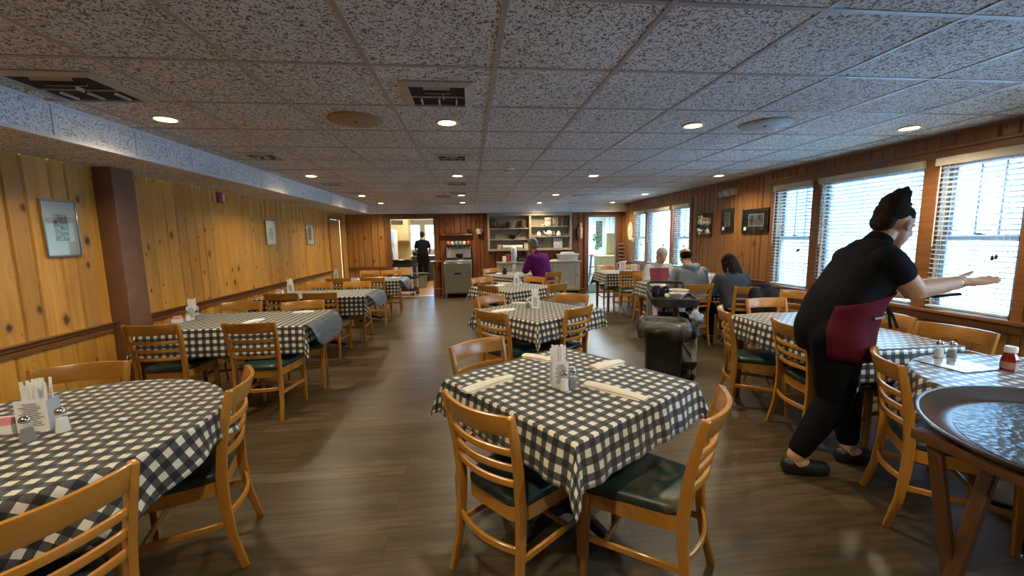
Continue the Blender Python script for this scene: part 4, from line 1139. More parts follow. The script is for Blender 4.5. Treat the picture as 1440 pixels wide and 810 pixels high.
# corner decor on the right wall near the back
t = thing('oval_plaque', 'oval cream plate hung on the right wall in the back corner', 'plaque', (XR - .002, 10.15, 1.60))
mb = MB(); Mx = Matrix.Rotation(R(-90), 3, 'Y')
mb.lathe([(.003, 0), (.14, .004), (.17, .02), (.175, .024), (.165, .022), (.13, .012), (.003, .010)], n=32, sx=1.35, M=Mx); mb.build('plate', plain('cream_glaze', (.62, .55, .36), .3), t)
mb = MB(); mb.lathe([(.003, .0105), (.12, .0135), (.10, .0138), (.003, .012)], n=28, sx=1.35, M=Mx); mb.build('painted_center', art_mat('plate_paint', (.35, .3, .12), (.6, .55, .35), (.7, .66, .5), 8), t)
t = thing('wall_ornament', 'small pale ornament below the oval plate on the right wall', 'ornament', (XR - .002, 9.97, 1.36))
mb = MB(); mb.ellipsoid((-.03, 0, 0), (.03, .05, .07)); mb.build('body', plain('cream_glaze', (.62, .55, .36)), t)
mb = MB(); mb.tube([(-.02, .0, .06), (-.02, 0, .12), (0, 0, .13)], .004, 6); mb.build('hanger', INK, t)
t = thing('wall_rack', 'small dark wooden ladder rack hanging by the right doorway', 'rack', (4.05, YB - .03, 1.0))
for s in (-1, 1):
    mb = MB(); mb.bx((s * .085 - .01, -.012, -.2), (s * .085 + .01, .012, .32)); mb.build('rail', LEGW, t, bevel=.002)
for k in range(5):
    mb = MB(); mb.bx((-.085, -.016, -.16 + k * .1), (.085, .01, -.11 + k * .1)); mb.build('rung', plain('weathered_rung', (.25, .17, .12), .6), t, bevel=.002)
t = thing('hanging_corn_bundle', 'pale dried bundle hanging on the back wall right of the hutch shelf', 'wall ornament', (2.93, YB - .03, 1.66))
mb = MB(); mb.lathe([(.02, -.25), (.05, -.2), (.055, 0), (.045, .06), (.02, .09)], n=12); mb.build('husk', plain('straw_tan', (.60, .46, .30), .8, var=.3, nscale=40), t)
mb = MB(); mb.ellipsoid((0, 0, .14), (.04, .035, .05), 12, 8); mb.build('knot', plain('straw_pale', (.75, .66, .5), .8), t)
mb = MB(); mb.lathe([(.015, -.28), (.045, -.2), (.05, .0), (.02, .06)], (-.08, .005, 0), n=10); mb.build('dark_cob', plain('dark_cob', (.06, .03, .02), .6), t)

# narrow shelf over the drink machine
t = thing('wall_shelf', 'narrow wooden wall shelf with bracket above the drink machine', 'shelf', (-.36, YB - .009, 1.585))
mb = MB(); mb.bx((-.34, -.12, -.02), (.42, 0, .012)); mb.build('board', wood('shelf_wood', (.30, .12, .04), (.42, .19, .07), .4, axis=0), t, bevel=.003)
mb = MB(); mb.bx((-.34, -.02, -.13), (.42, 0, -.02)); mb.build('back_strip', TRIM_X, t, bevel=.003)
for x in (-.30, .38):
    mb = MB(); mb.loft([[(x - .012, 0, -.13), (x - .012, -.12, -.02), (x - .012, 0, -.02)], [(x + .012, 0, -.13), (x + .012, -.12, -.02), (x + .012, 0, -.02)]]); mb.build('bracket', TRIM, t)
def mug(name, label, x, y, z, r, h, m, handle=True, cat='mug', grp=None):
    t = thing(name, label, cat, (x, y, z), 0, grp)
    mb = MB(); mb.lathe([(r * .85, 0), (r * .9, .004), (r, h * .5), (r * .97, h), (r * .9, h), (r * .88, h * .2), (.003, h * .15)], n=24); mb.build('body', m, t)
    if handle:
        mb = MB(); mb.tube([(r * .95, 0, h * .8), (r * 1.5, 0, h * .78), (r * 1.6, 0, h * .45), (r * .95, 0, h * .25)], r * .11, 8); mb.build('handle', m, t)
    return t
mug('black_mug', 'black mug on the right end of the shelf over the drink machine', .0, YB - .09, 1.597, .055, .12, BLK)
t = mug('hanging_tankard', 'beige tankard hung on the back wall beside the shelf end', .235, YB - .09, 1.58, .065, .14, plain('beige_stoneware', (.50, .42, .30), .5))
t = thing('flat_tray', 'dark flat tray lying along the narrow wall shelf', 'tray', (-.38, YB - .09, 1.598))
mb = MB(); mb.bx((-.26, -.06, 0), (.26, .05, .008)); mb.bx((-.26, -.06, .008), (.26, -.052, .025)); mb.bx((-.26, .042, .008), (.26, .05, .025)); mb.build('pan', plain('dark_tray', (.03, .02, .018), .5), t)

# drink machine on its cabinet
INOX = plain('brushed_inox', (.36, .35, .33), .33, .85, var=.08)
INOX2 = plain('bright_inox', (.62, .63, .64), .3, .6, var=.05)
t = thing('drink_cabinet', 'stainless steel under-counter cabinet below the drink dispenser', 'cabinet', (-.315, 10.36, 0))
mb = MB(); mb.bx((-.345, -.24, .12), (.345, .27, .90)); mb.build('body', INOX, t, bevel=.004)
mb = MB(); mb.bx((-.335, -.258, .135), (.335, -.24, .88)); d = mb.build('door', INOX, t, bevel=.005)
mb = MB(); mb.bx((-.09, -.264, .60), (.07, -.257, .64)); mb.build('handle', BLK, d, bevel=.004)
mb = MB(); mb.bx((-.30, -.25, .90), (.345, .27, .95)); mb.build('counter', INOX2, t, bevel=.004)
for sx in (-.31, .31):
    for sy in (-.2, .22):
        mb = MB(); mb.lathe([(.02, .0), (.024, .01), (.018, .03), (.018, .125)], (sx, sy, 0), 12); mb.build('leg', INOX, t)
t = thing('drink_dispenser', 'counter drink dispenser with six coloured flavour heads', 'drink dispenser', (-.29, 10.40, .95))
mb = MB(); mb.bx((-.30, -.05, .05), (.30, .2, .36)); mb.build('body', WHITE, t, bevel=.006)
mb = MB(); mb.bx((-.31, -.24, 0), (.31, .2, .05)); mb.build('drip_tray', BLK, t, bevel=.006)
mb = MB(); mb.bx((-.31, -.2, .34), (.31, .2, .37)); mb.build('top_cover', BLK, t, bevel=.006)
cols = [(.45, .12, .1), (.62, .52, .25), (.08, .28, .42), (.10, .30, .2), (.62, .55, .4), (.5, .05, .06)]
for k, c in enumerate(cols):
    x = -.25 + k * .1
    mb = MB(); mb.lathe([(.035, 0), (.042, .02), (.04, .07), (.025, .09), (.003, .092)], (x, -.13, .37), 14); h = mb.build('flavour_head', plain('flavour_%d' % k, c, .3), t)
    mb = MB(); mb.bx((x - .012, -.15, .28), (x + .012, -.11, .345)); mb.build('nozzle', BLK, h, bevel=.003)
t = thing('black_cup', 'black bowl with a spoon standing on the drip tray', 'bowl', (-.27, 10.29, 1.0))
mb = MB(); mb.lathe([(.06, 0), (.085, .03), (.09, .10), (.08, .10), (.003, .03)], n=20); mb.build('bowl', BLK, t)
mb = MB(); mb.tube([(0, 0, .04), (.02, .0, .14)], .008, 6); mb.build('spoon', INOX2, t)
# narrow side table in the doorway
t = thing('serving_stand', 'slim brown folding stand beside the drink cabinet in the doorway', 'stand', (-.79, 10.38, 0))
mb = MB(); mb.bx((-.22, -.16, .90), (.12, .16, .925)); mb.build('top', TOPW, t, bevel=.004)
for sx, sy in ((-.12, -.12), (-.12, .12), (.09, -.12), (.09, .12)):
    mb = MB(); mb.bar([(sx - .01, sy * 1.1, 0), (sx, sy, .9)], .026, .026, up=(0, 1, 0)); mb.build('leg', LEGW, t, bevel=.003)
mb = MB(); mb.bx((-.12, -.14, .22), (.1, -.115, .25)); mb.build('stretcher', LEGW, t, bevel=.003)

# open hutch shelf on the back wall
GRY = plain('greige_paint', (.36, .30, .22), .5, var=.06)
GRYB = plain('greige_back', (.27, .23, .165), .6, var=.06)
t = thing('hutch_shelf', 'wide beige open hutch shelf with six compartments on the back wall', 'shelf', (0, 0, 0))
hx0, hx1, hz0, hz1, hy = .46, 2.66, 1.14, 2.10, 10.47
mb = MB(); mb.bx((hx0, hy, hz0), (hx0 + .055, YB - .01, hz1)); mb.bx((hx1 - .055, hy, hz0), (hx1, YB - .01, hz1)); mb.bx((hx0 + .055, hy, hz1 - .065), (hx1 - .055, YB - .011, hz1)); mb.bx((hx0 + .055, hy, hz0), (hx1 - .055, YB - .011, hz0 + .05)); mb.bx((hx0 - .025, hy - .02, hz1), (hx1 + .025, YB - .012, hz1 + .012)); mb.build('carcass', GRY, t, bevel=.003)
mb = MB(); mb.bx((1.53, hy, hz0 + .05), (1.585, YB - .01, hz1 - .065)); mb.build('divider', GRY, t, bevel=.003)
mb = MB(); x = hx0 + .05
while x < hx1 - .06: mb.bx((x, YB - .03, hz0 + .04), (x + .085, YB - .015, hz1 - .06)); x += .09
mb.bx((hx0 + .03, YB - .018, hz0 + .03), (hx1 - .03, YB - .01, hz1 - .03)); mb.build('back_panel', GRYB, t, smooth=False)
SHL = [(hx0 + .05, 1.535, 1.72), (hx0 + .05, 1.535, 1.44), (1.58, hx1 - .05, 1.765), (1.58, hx1 - .05, 1.505)]
for a, b, z in SHL:
    mb = MB(); mb.bx((a, hy + .006, z - .022), (b, YB - .03, z)); mb.build('shelf_board', GRY, t, bevel=.002)
yh = 10.55
STN = plain('brown_stoneware', (.08, .04, .022), .35, var=.2)
STD = plain('dark_stoneware', (.045, .028, .02), .4)
def pot(label, x, z, prof, m, cat='crock', name='stoneware_crock', handle=None, lid=False, n=24):
    t = thing(name, label, cat, (x, yh, z), 0, 'crockery on the hutch shelf')
    mb = MB(); mb.lathe(prof, n=n); mb.build('body', m, t)
    if handle == 'ear':
        mb = MB(); r = prof[2][0]; h = prof[-1][1]; mb.tube([(r * .9, 0, h * .8), (r * 1.45, 0, h * .78), (r * 1.5, 0, h * .4), (r * .95, 0, h * .25)], .012, 8); mb.build('handle', m, t)
    if lid:
        h = prof[-1][1]; r = prof[-1][0]; mb = MB(); mb.lathe([(r * 1.02, h), (r * .8, h + .02), (.012, h + .03), (.015, h + .045), (.003, h + .05)], n=20); mb.build('lid', m, t)
    return t
pot('squat dark crock at the left of the top left hutch shelf', .62, 1.72, [(.07, 0), (.09, .03), (.10, .1), (.095, .17)], STD)
pot('brown lidless crock second on the top left hutch shelf', 1.02, 1.72, [(.06, 0), (.07, .03), (.072, .13), (.066, .16)], STN)
pot('tall brown jar at the right of the top left hutch shelf', 1.36, 1.72, [(.065, 0), (.08, .06), (.082, .14), (.07, .19), (.075, .205)], STN, 'jar', 'stoneware_jar')
pot('low dark dish in the middle of the top left hutch shelf', .85, 1.72, [(.03, 0), (.08, .02), (.09, .04)], STD, 'dish', 'dark_dish')
def ladle(label, x, z, s=1):
    t = thing('handled_pot', label, 'pot', (x, yh, z), 0, 'black pots with slanting handles')
    mb = MB(); mb.lathe([(.03 * s, 0), (.075 * s, .025 * s), (.095 * s, .09 * s), (.085 * s, .10 * s), (.003, .04 * s)], n=20); mb.build('bowl', BLK, t)
    mb = MB(); mb.tube([(.08 * s, 0, .09 * s), (.15 * s, 0, .15 * s), (.22 * s, 0, .23 * s)], .012 * s, 8); mb.build('handle', BLK, t)
ladle('black handled pot on the middle left hutch shelf', 1.11, 1.44, 1.05); ladle('black handled pot low in the right half behind the man in purple', 1.70, 1.19, 1.)
t = thing('painted_pitcher', 'white pitcher with red painted band on the top right hutch shelf', 'pitcher', (2.04, yh, 1.765))
mb = MB(); mb.lathe([(.075, 0), (.09, .03), (.098, .10), (.088, .18), (.095, .215), (.085, .215), (.003, .1)], n=26); mb.build('body', plain('cream_china', (.80, .70, .52), .3), t)
mb = MB(); mb.lathe([(.0975, .11), (.1005, .12), (.094, .17), (.089, .18)], n=26, caps=False); mb.build('painted_band', art_mat('red_band', (.35, .06, .03), (.5, .2, .1), (.75, .62, .45), 16), t)
mb = MB(); mb.tube([(.09, 0, .19), (.14, 0, .17), (.145, 0, .09), (.09, 0, .05)], .011, 8); mb.build('handle', MATS['cream_china'], t)
pot('tiny cream bowl left of the painted pitcher', 1.90, 1.765, [(.02, 0), (.04, .015), (.05, .045), (.045, .05)], MATS['cream_china'], 'bowl', 'cream_bowl')
t = thing('candle_sticks', 'row of tan candles standing right of the painted pitcher', 'candles', (2.22, yh, 1.765))
for k in range(4):
    mb = MB(); mb.lathe([(.012, 0), (.012, .2 + .02 * (k % 2)), (.004, .215 + .02 * (k % 2))], (-.05 + k * .04, 0, 0), 10); mb.build('candle', plain('tan_wax', (.50, .36, .18), .5), t)
mug('dark_jug', 'dark jug at the far right of the top right hutch shelf', 2.50, yh, 1.765, .06, .15, STD)
CHN = plain('white_china', (.82, .80, .74), .25, var=.04)
pot('small white sugar bowl left of the teapot', 1.795, 1.505, [(.03, 0), (.055, .02), (.058, .06), (.04, .085)], CHN, 'sugar bowl', 'sugar_bowl', lid=True)
pot('small white creamer right of the teapot', 2.32, 1.505, [(.03, 0), (.055, .02), (.058, .06), (.045, .09)], CHN, 'creamer', 'creamer', lid=True)
t = thing('teapot', 'white china teapot on the middle right hutch shelf', 'teapot', (2.07, yh, 1.505))
mb = MB(); mb.lathe([(.045, 0), (.05, .01), (.085, .05), (.088, .085), (.06, .125), (.055, .13)], n=26); mb.build('body', CHN, t)
mb = MB(); mb.lathe([(.056, .13), (.045, .145), (.01, .152), (.014, .165), (.003, .172)], n=18); mb.build('lid', CHN, t)
mb = MB(); mb.tube([(-.07, 0, .05), (-.12, 0, .08), (-.14, 0, .14)], .018, 10, rads=[.022, .016, .011]); mb.build('spout', CHN, t)
mb = MB(); mb.tube([(.075, 0, .11), (.13, 0, .115), (.135, 0, .06), (.08, 0, .04)], .009, 8); mb.build('handle', CHN, t)
t = thing('decorated_tile', 'square grey tile with a painted wreath on the lower right hutch shelf', 'tile', (2.30, 10.52, 1.19), 0)
Mt = Matrix.Rotation(R(-8), 3, 'X')
mb = MB(); mb.box((0, .02, .125), (.23, .012, .24), Mt); mb.build('slab', plain('grey_tile', (.50, .52, .52), .4), t, bevel=.003)
mb = MB()
ring = lambda r, y: [Mt @ Vector((r * math.cos(2 * PI * j / 28), y, r * math.sin(2 * PI * j / 28))) + Vector((0, .02, .125)) for j in range(28)]
mb.loft([ring(.085, -.0062), ring(.085, -.0075), ring(.055, -.0075), ring(.055, -.0062)], caps=False); mb.build('wreath', art_mat('wreath', (.2, .2, .1), (.4, .35, .2), (.55, .5, .4), 18), t)
t = thing('paper_roll', 'white paper roll lying on the bottom left hutch shelf', 'paper roll', (1.10, yh, 1.24))
mb = MB(); mb.lathe([(.05, -.26), (.05, .26)], n=24, M=Matrix.Rotation(PI / 2, 3, 'Y')); mb.build('roll', PAPER, t)
mb = MB(); mb.lathe([(.02, -.27), (.02, .27)], n=14, M=Matrix.Rotation(PI / 2, 3, 'Y')); mb.build('core', plain('cardboard', (.4, .28, .16), .8), t)
t = thing('small_box', 'small pale box at the right end of the paper roll', 'box', (1.45, yh, 1.19)); mb = MB(); mb.bx((-.05, -.04, 0), (.05, .04, .15)); mb.build('carton', plain('pale_carton', (.62, .56, .46), .7), t, bevel=.003); mb = MB(); mb.bx((-.05, -.042, .12), (.05, -.04, .15)); mb.build('flap', MATS['cardboard'], t)
t = thing('red_lid_jar', 'small jar with a red lid left of the paper roll', 'jar', (.76, yh, 1.19)); mb = MB(); mb.lathe([(.045, 0), (.05, .02), (.05, .09), (.04, .11)], n=18); mb.build('jar', plain('jar_beige', (.55, .45, .34), .3), t); mb = MB(); mb.lathe([(.045, .108), (.045, .135), (.003, .137)], n=18); mb.build('lid', plain('lid_red', (.42, .05, .04), .4), t)

# base cabinet under the hutch
BCAB = plain('sage_grey_paint', (.36, .34, .29), .45, var=.05)
t = thing('base_cabinet', 'long greige beadboard base cabinet under the hutch shelf', 'cabinet', (0, 0, 0))
cx0, cx1, cy = .66, 2.83, 10.2
mb = MB(); mb.bx((cx0 + .02, cy + .02, .1), (cx1 - .02, YB - .02, .83)); mb.build('carcass', BCAB, t, bevel=.003)
mb = MB(); mb.bx((cx0, cy - .02, .83), (cx1 + .01, YB - .02, .865)); mb.build('counter_top', plain('counter_taupe', (.34, .30, .25), .4), t, bevel=.004)
mb = MB(); mb.bx((cx0 + .05, cy + .06, 0), (cx1 - .05, YB - .02, .1)); mb.build('toe_kick', BLK, t)
nd = 3; dw = (cx1 - cx0 - .1) / nd
for k in range(nd):
    x0 = cx0 + .05 + k * dw + .02; x1 = x0 + dw - .04
    mb = MB(); f = .065
    mb.bx((x0, cy, .14), (x0 + f, cy + .02, .80)); mb.bx((x1 - f, cy, .14), (x1, cy + .02, .80)); mb.bx((x0 + f, cy, .14), (x1 - f, cy + .0199, .14 + f)); mb.bx((x0 + f, cy, .80 - f), (x1 - f, cy + .0199, .80))
    xx = x0 + f
    while xx < x1 - f - .01: mb.bx((xx + .002, cy + .008, .2), (min(xx + .05, x1 - f) - .002, cy + .02, .74)); xx += .05
    d = mb.build('door', BCAB, t, bevel=.003)
    mb = MB(); mb.lathe([(.008, 0), (.008, .012), (.017, .02), (.014, .03), (.003, .032)], n=14, M=Matrix.Rotation(PI / 2, 3, 'X')); mb.build('knob', plain('dark_knob', (.05, .035, .03), .4), d, loc=(x1 - .03, cy, .5))
zc = .865
mug('paper_cup', 'white paper cup at the left end of the base cabinet', .86, 10.32, zc, .045, .15, PAPER, False, 'cup')
t = thing('draped_pitcher', 'tall steel pitcher with a white cloth draped over it', 'pitcher', (1.10, 10.33, zc))
mb = MB(); mb.lathe([(.07, 0), (.075, .02), (.07, .22), (.055, .30), (.05, .33)], n=22); mb.build('body', plain('cold_steel', (.45, .50, .58), .25, .5), t)
bb = Blob(); bb.limb([(0, -.01, .37), (.02, -.02, .33), (.055, -.03, .22), (.07, -.02, .12)], [.045, .055, .03, .02]); bb.limb([(-.02, -.02, .35), (-.05, -.03, .25)], [.045, .025]); bb.build('cloth', PAPER, t, .012, 4)
t = thing('black_radio', 'low black appliance on the base cabinet behind the man in purple', 'appliance', (1.32, 10.38, zc))
mb = MB(); mb.lathe([(.10, 0), (.13, .03), (.11, .08), (.05, .11), (.003, .115)], n=24); mb.build('body', BLK, t); mb = MB(); mb.tube([(-.09, 0, .08), (0, 0, .15), (.09, 0, .08)], .01, 8); mb.build('handle', BLK, t)
t = thing('dark_box', 'small dark box on the back wall beside the head of the man in purple', 'box', (1.47, 10.55, 1.0)); mb = MB(); mb.bx((-.075, -.05, 0), (.075, .06, .17)); mb.build('case', BLK, t, bevel=.006); mb = MB(); mb.bx((-.05, -.054, .06), (.05, -.05, .14)); mb.build('screen', plain('screen_grey', (.08, .08, .1), .15), t); mb = MB(); mb.bx((-.05, -.04, -.135), (.05, .05, 0)); mb.build('stand', BLK, t)
t = thing('red_canister', 'red canister behind the paper cup on the base cabinet', 'canister', (.96, 10.52, zc)); mb = MB(); mb.lathe([(.06, 0), (.06, .16), (.05, .17)], n=20); mb.build('body', plain('lid_red', (.42, .05, .04)), t); mb = MB(); mb.lathe([(.062, .165), (.062, .19), (.003, .192)], n=20); mb.build('lid', plain('lid_red', (.42, .05, .04)), t)
t = thing('plastic_bin', 'white plastic tub of folded linens on the right end of the base cabinet', 'tub', (2.52, 10.4, zc))
mb = MB(); o = lambda x, y, z: [(-x, -y, z), (x, -y, z), (x, y, z), (-x, y, z)]
mb.loft([o(.22, .15, 0), o(.26, .18, .16), o(.275, .19, .165), o(.275, .19, .175), o(.25, .17, .175), o(.215, .145, .01)]); mb.build('tub', plain('tub_white', (.72, .76, .80), .3, var=.03), t, bevel=.004)
mb = MB()
for k in range(3): mb.box((-.06 + k * .06, .0, .185 + .012 * (k % 2)), (.2, .24, .05), Matrix.Rotation(R(6 - 5 * k), 3, 'Y'))
mb.build('linens', PAPER, t, bevel=.012, seg=2)
t = thing('folded_napkin_pile', 'flat white napkin pile left of the plastic tub', 'napkins', (2.14, 10.3, zc)); mb = MB(); mb.bx((-.1, -.06, 0), (.1, .06, .02)); mb.build('lower_fold', PAPER, t, bevel=.005); mb = MB(); mb.box((.02, 0, .03), (.15, .1, .02), Matrix.Rotation(R(5), 3, 'Z')); mb.build('upper_fold', PAPER, t, bevel=.005)

# ------------------------------------------------------------------ kitchen beyond the left doorway
KW = plain('kitchen_wall', (.60, .56, .46), .6); KY = plain('kitchen_yellow', (.62, .42, .14), .5, var=.06)
mb = MB(); mb.bx((-3.2, YB + .12, -.06), (0, 16, -.002)); struct(mb.build('floor_kitchen', KFLOOR))
mb = MB(); mb.bx((-2.02, YB - .02, -.004), (-.90, YB + .12, .006)); struct(mb.build('trim_13', plain('threshold_metal', (.65, .58, .45), .35, .6), bevel=.002))
mb = MB(); mb.bx((-2.82, YB + .12, 0), (-2.75, 16, 2.5)); mb.bx((-.42, YB + .12, 0), (-.35, 16, 2.5)); struct(mb.build('wall_kitchen_side', KW))
mb = MB(); mb.bx((-2.8, 13.3, 0), (-1.9, 13.4, 2.5)); mb.bx((-.75, 13.3, 0), (-.4, 13.4, 2.5)); mb.bx((-1.9, 13.3, 2.08), (-.75, 13.4, 2.5)); struct(mb.build('wall_kitchen_partition', KY))
mb = MB(); mb.bx((-2.8, 16, 0), (-.4, 16.1, 1.05)); mb.bx((-2.8, 16, 2.05), (-.4, 16.1, 2.5)); mb.bx((-2.8, 16, 1.05), (-2.3, 16.1, 2.05)); mb.bx((-1.86, 16, 1.05), (-1.74, 16.1, 2.05)); mb.bx((-1.2, 16, 1.05), (-.4, 16.1, 2.05)); struct(mb.build('wall_kitchen_back', KW))
mb = MB(); mb.bx((-2.82, YB + .1, 2.5), (-.35, 16.1, 2.56)); struct(mb.build('ceiling_kitchen', WHITE))
for k, (a, b) in enumerate(((-2.3, -1.86), (-1.74, -1.2))):
    mb = MB(); mb.bx((a, 16.02, 1.05), (a + .05, 16.07, 2.05)); mb.bx((b - .05, 16.02, 1.05), (b, 16.07, 2.05)); mb.bx((a + .05, 16.02, 1.05), (b - .05, 16.07, 1.1)); mb.bx((a + .05, 16.02, 2.0), (b - .05, 16.07, 2.05)); mb.bx((a + .05, 16.025, 1.68), (b - .05, 16.06, 1.72))
    w = struct(mb.build('window_%d' % (20 + k), WHITE)); mb = MB(); mb.bx((a, 16.04, 1.05), (b, 16.044, 2.05)); mb.build('pane', GLASS, w, smooth=False)
t = thing('kitchen_wall_cabinet', 'yellow wall cabinet hanging in the kitchen beyond the left doorway', 'cabinet', (-2.15, 12.68, 1.42))
mb = MB(); mb.bx((-.28, 0, 0), (.30, .6, .72)); mb.build('body', plain('cabinet_maple', (.62, .43, .17), .45), t, bevel=.004)
mb = MB(); mb.bx((-.26, -.02, .02), (.28, 0, .70)); d = mb.build('door', MATS['cabinet_maple'], t, bevel=.005); mb = MB(); mb.bx((.22, -.035, .05), (.24, -.02, .14)); mb.build('handle', INOX, d)
t = thing('white_refrigerator', 'tall white refrigerator at the left inside the kitchen doorway', 'refrigerator', (-2.40, 11.75, 0))
mb = MB(); mb.bx((-.22, -.3, .03), (.33, .3, 1.75)); mb.build('body', WHITE, t, bevel=.012, seg=2); mb = MB(); mb.bx((-.21, -.345, .06), (.32, -.3, 1.2)); d = mb.build('lower_door', WHITE, t, bevel=.008); mb = MB(); mb.bx((.27, -.37, .7), (.29, -.345, 1.15)); mb.build('handle', INOX, d); mb = MB(); mb.bx((-.21, -.345, 1.22), (.32, -.3, 1.74)); mb.build('upper_door', WHITE, t, bevel=.008)
t = thing('kitchen_counter', 'dark equipment counter where the kitchen worker stands', 'counter', (-1.55, 14.6, 0))
mb = MB(); mb.bx((-.6, 0, 0), (.6, .6, .85)); mb.build('base', plain('kitchen_dark', (.05, .045, .04), .5), t, bevel=.004); mb = MB(); mb.bx((-.62, -.02, .85), (.62, .6, .89)); mb.build('counter_top', INOX, t, bevel=.003)
for k, (x, h) in enumerate(((-.42, .16), (.36, .12), (.5, .2))):
    t = thing('kitchen_appliance', ['small black machine at the left on the kitchen counter', 'steel pan at the right on the kitchen counter', 'black pot at the far right of the kitchen counter'][k], 'appliance', (-1.55 + x, 14.85, .89))
    mb = MB(); mb.lathe([(.07, 0), (.08, .02), (.08, h * .8), (.06, h)], n=16); mb.build('body', BLK if k != 1 else INOX, t); mb = MB(); mb.tube([(-.07, 0, h * .7), (-.1, 0, h), (0, 0, h * 1.2), (.1, 0, h), (.07, 0, h * .7)], .008, 6); mb.build('handle', BLK, t)
t = thing('kitchen_trash_bin', 'olive grey trash can on the kitchen floor', 'trash can', (-1.55, 12.6, 0))
mb = MB(); mb.lathe([(.16, 0), (.2, .42), (.21, .45), (.195, .45), (.15, .03), (.003, .02)], n=24, sx=1.2); mb.build('can', plain('olive_plastic', (.20, .19, .13), .5), t); mb = MB(); mb.lathe([(.20, .44), (.225, .445), (.225, .40), (.21, .39)], n=24, sx=1.2, caps=False); mb.build('liner', BLK, t)
for x, y in ((-1.45, 12.0), (-1.1, 14.2)):
    l = bpy.data.lights.new('kitchen_lamp', 'AREA'); l.energy = 22; l.color = (1, .82, .55); l.size = .6
    t = thing('kitchen_ceiling_light', 'square ceiling light in the kitchen, %s row' % ('front' if y < 13 else 'back'), 'ceiling light', (x, y, 2.5)); mb = MB(); mb.bx((-.3, -.3, -.03), (.3, .3, 0)); mb.build('housing', WHITE, t); mb = MB(); mb.bx((-.28, -.28, -.034), (.28, .28, -.03)); mb.build('diffuser', plain('kitchen_glow', (1, .9, .7), .5, emit=(1, .85, .6), estr=3), t)
    o = bpy.data.objects.new('kitchen_lamp', l); COL.objects.link(o); o.parent = t; o.location = (0, 0, -.05)
# doorway sign
t = thing('doorway_sign', 'small grey hanging plate at the top of the left doorway', 'sign', (-1.78, YB + .06, 1.91)); mb = MB(); mb.bx((-.20, -.012, -.06), (.10, .012, .05)); mb.build('plate', plain('sign_grey', (.30, .34, .34), .5), t, bevel=.004)
mb = MB(); mb.bx((-.17, -.008, .05), (-.16, .008, .1)); mb.bx((.06, -.008, .05), (.07, .008, .1)); mb.build('bracket', INOX, t)

# ------------------------------------------------------------------ room beyond the right doorway
RWALL = plain('pale_mint_wall', (.62, .70, .68), .6, var=.04)
mb = MB(); mb.bx((1.6, YB + .12, -.06), (7, 15.5, -.002)); struct(mb.build('floor_far_room', plain('grey_green_floor', (.20, .22, .2), .5)))
mb = MB(); mb.bx((3.0, 10.3, .0005), (4.1, 12.1, .012)); o = mb.build('entry_mat', plain('dark_green_carpet', (.02, .045, .035), .95, var=.3, nscale=90), bevel=.004); tag(o, 'dark green carpet mat in the right doorway', 'mat')
mb = MB(); mb.bx((1.6, 15.4, 0), (7, 15.5, 2.5)); mb.bx((1.6, YB + .13, 0), (1.7, 15.4, 2.5)); mb.bx((6.9, YB + .13, 0), (7, 15.4, 2.5)); mb.bx((XR, YB + .12, 0), (7, YB + .2, 2.5)); struct(mb.build('wall_far_room', RWALL))
mb = MB(); mb.bx((1.6, YB + .1, 2.5), (7, 15.5, 2.56)); struct(mb.build('ceiling_far_room', WHITE))
t = thing('curtain', 'pale green curtain in the room beyond the right doorway', 'curtain', (5.75, 15.2, .3))
mb = MB(); pr = [(-.6 + 1.3 * i / 48, .035 * math.sin(i * 1.1)) for i in range(49)]
mb.loft([[(x, y, 0) for x, y in pr], [(x, y, 2.0) for x, y in pr]], close=False, caps=False); o = mb.build('fabric', plain('mint_curtain', (.62, .76, .70), .8), t); so = o.modifiers.new('t', 'SOLIDIFY'); so.thickness = .004
mb = MB(); mb.tube([(-.7, 0, 2.02), (.8, 0, 2.02)], .012, 8); mb.build('rod', INOX, t)
t = thing('wall_scroll', 'tall dark narrow hanging picture left of the curtain', 'picture', (4.97, 15.38, 1.55)); mb = MB(); mb.bx((-.1, -.02, -.45), (.1, 0, .48)); mb.build('panel', art_mat('scroll_art', (.03, .03, .03), (.09, .08, .07), (.3, .28, .25), 7), t); mb = MB(); mb.bx((-.115, -.03, .47), (.115, .01, .5)); mb.bx((-.115, -.03, -.47), (.115, .01, -.44)); mb.bx((-.115, -.028, -.44), (-.1, .008, .47)); mb.bx((.1, -.028, -.44), (.115, .008, .47)); mb.build('frame', FRB, t)
t = thing('potted_plant', 'leafy green plant on a stand seen through the right doorway', 'plant', (4.55, 14.4, 0))
mb = MB(); mb.lathe([(.10, 0), (.14, .02), (.14, .72), (.16, .74)], n=20); mb.build('stand', WHITE, t); mb = MB(); mb.lathe([(.09, .74), (.12, .92), (.125, .94), (.11, .94)], n=20); mb.build('pot', CHN, t)
rnd = random.Random(4); mb = MB()
for k in range(60):
    a = rnd.uniform(0, 2 * PI); h = rnd.uniform(.0, .6); r = rnd.uniform(.02, .16); c = Vector((math.cos(a) * r, math.sin(a) * r, .98 + h)); Mq = Matrix.Rotation(a, 3, 'Z') @ Matrix.Rotation(rnd.uniform(-.9, .9), 3, 'Y') @ Matrix.Rotation(rnd.uniform(-.6, .6), 3, 'X')
    mb.add([c + Mq @ Vector(p) for p in ((-.07, 0, 0), (-.01, -.035, .006), (.08, 0, -.01), (-.01, .035, .006))], [(0, 1, 2, 3)])
lf = mb.build('foliage', plain('leaf_green', (.05, .16, .05), .4, var=.3), t, smooth=False); lf['kind'] = 'stuff'
mb = MB(); mb.tube([(0, 0, .92), (.01, 0, 1.2), (-.02, .02, 1.5)], .012, 6); mb.build('stem', MATS['leaf_green'], t)
t = thing('bar_stool', 'blue grey stool with red cushion beyond the right doorway', 'stool', (3.97, 12.75, 0))
BLU = plain('slate_blue_metal', (.10, .19, .30), .4)
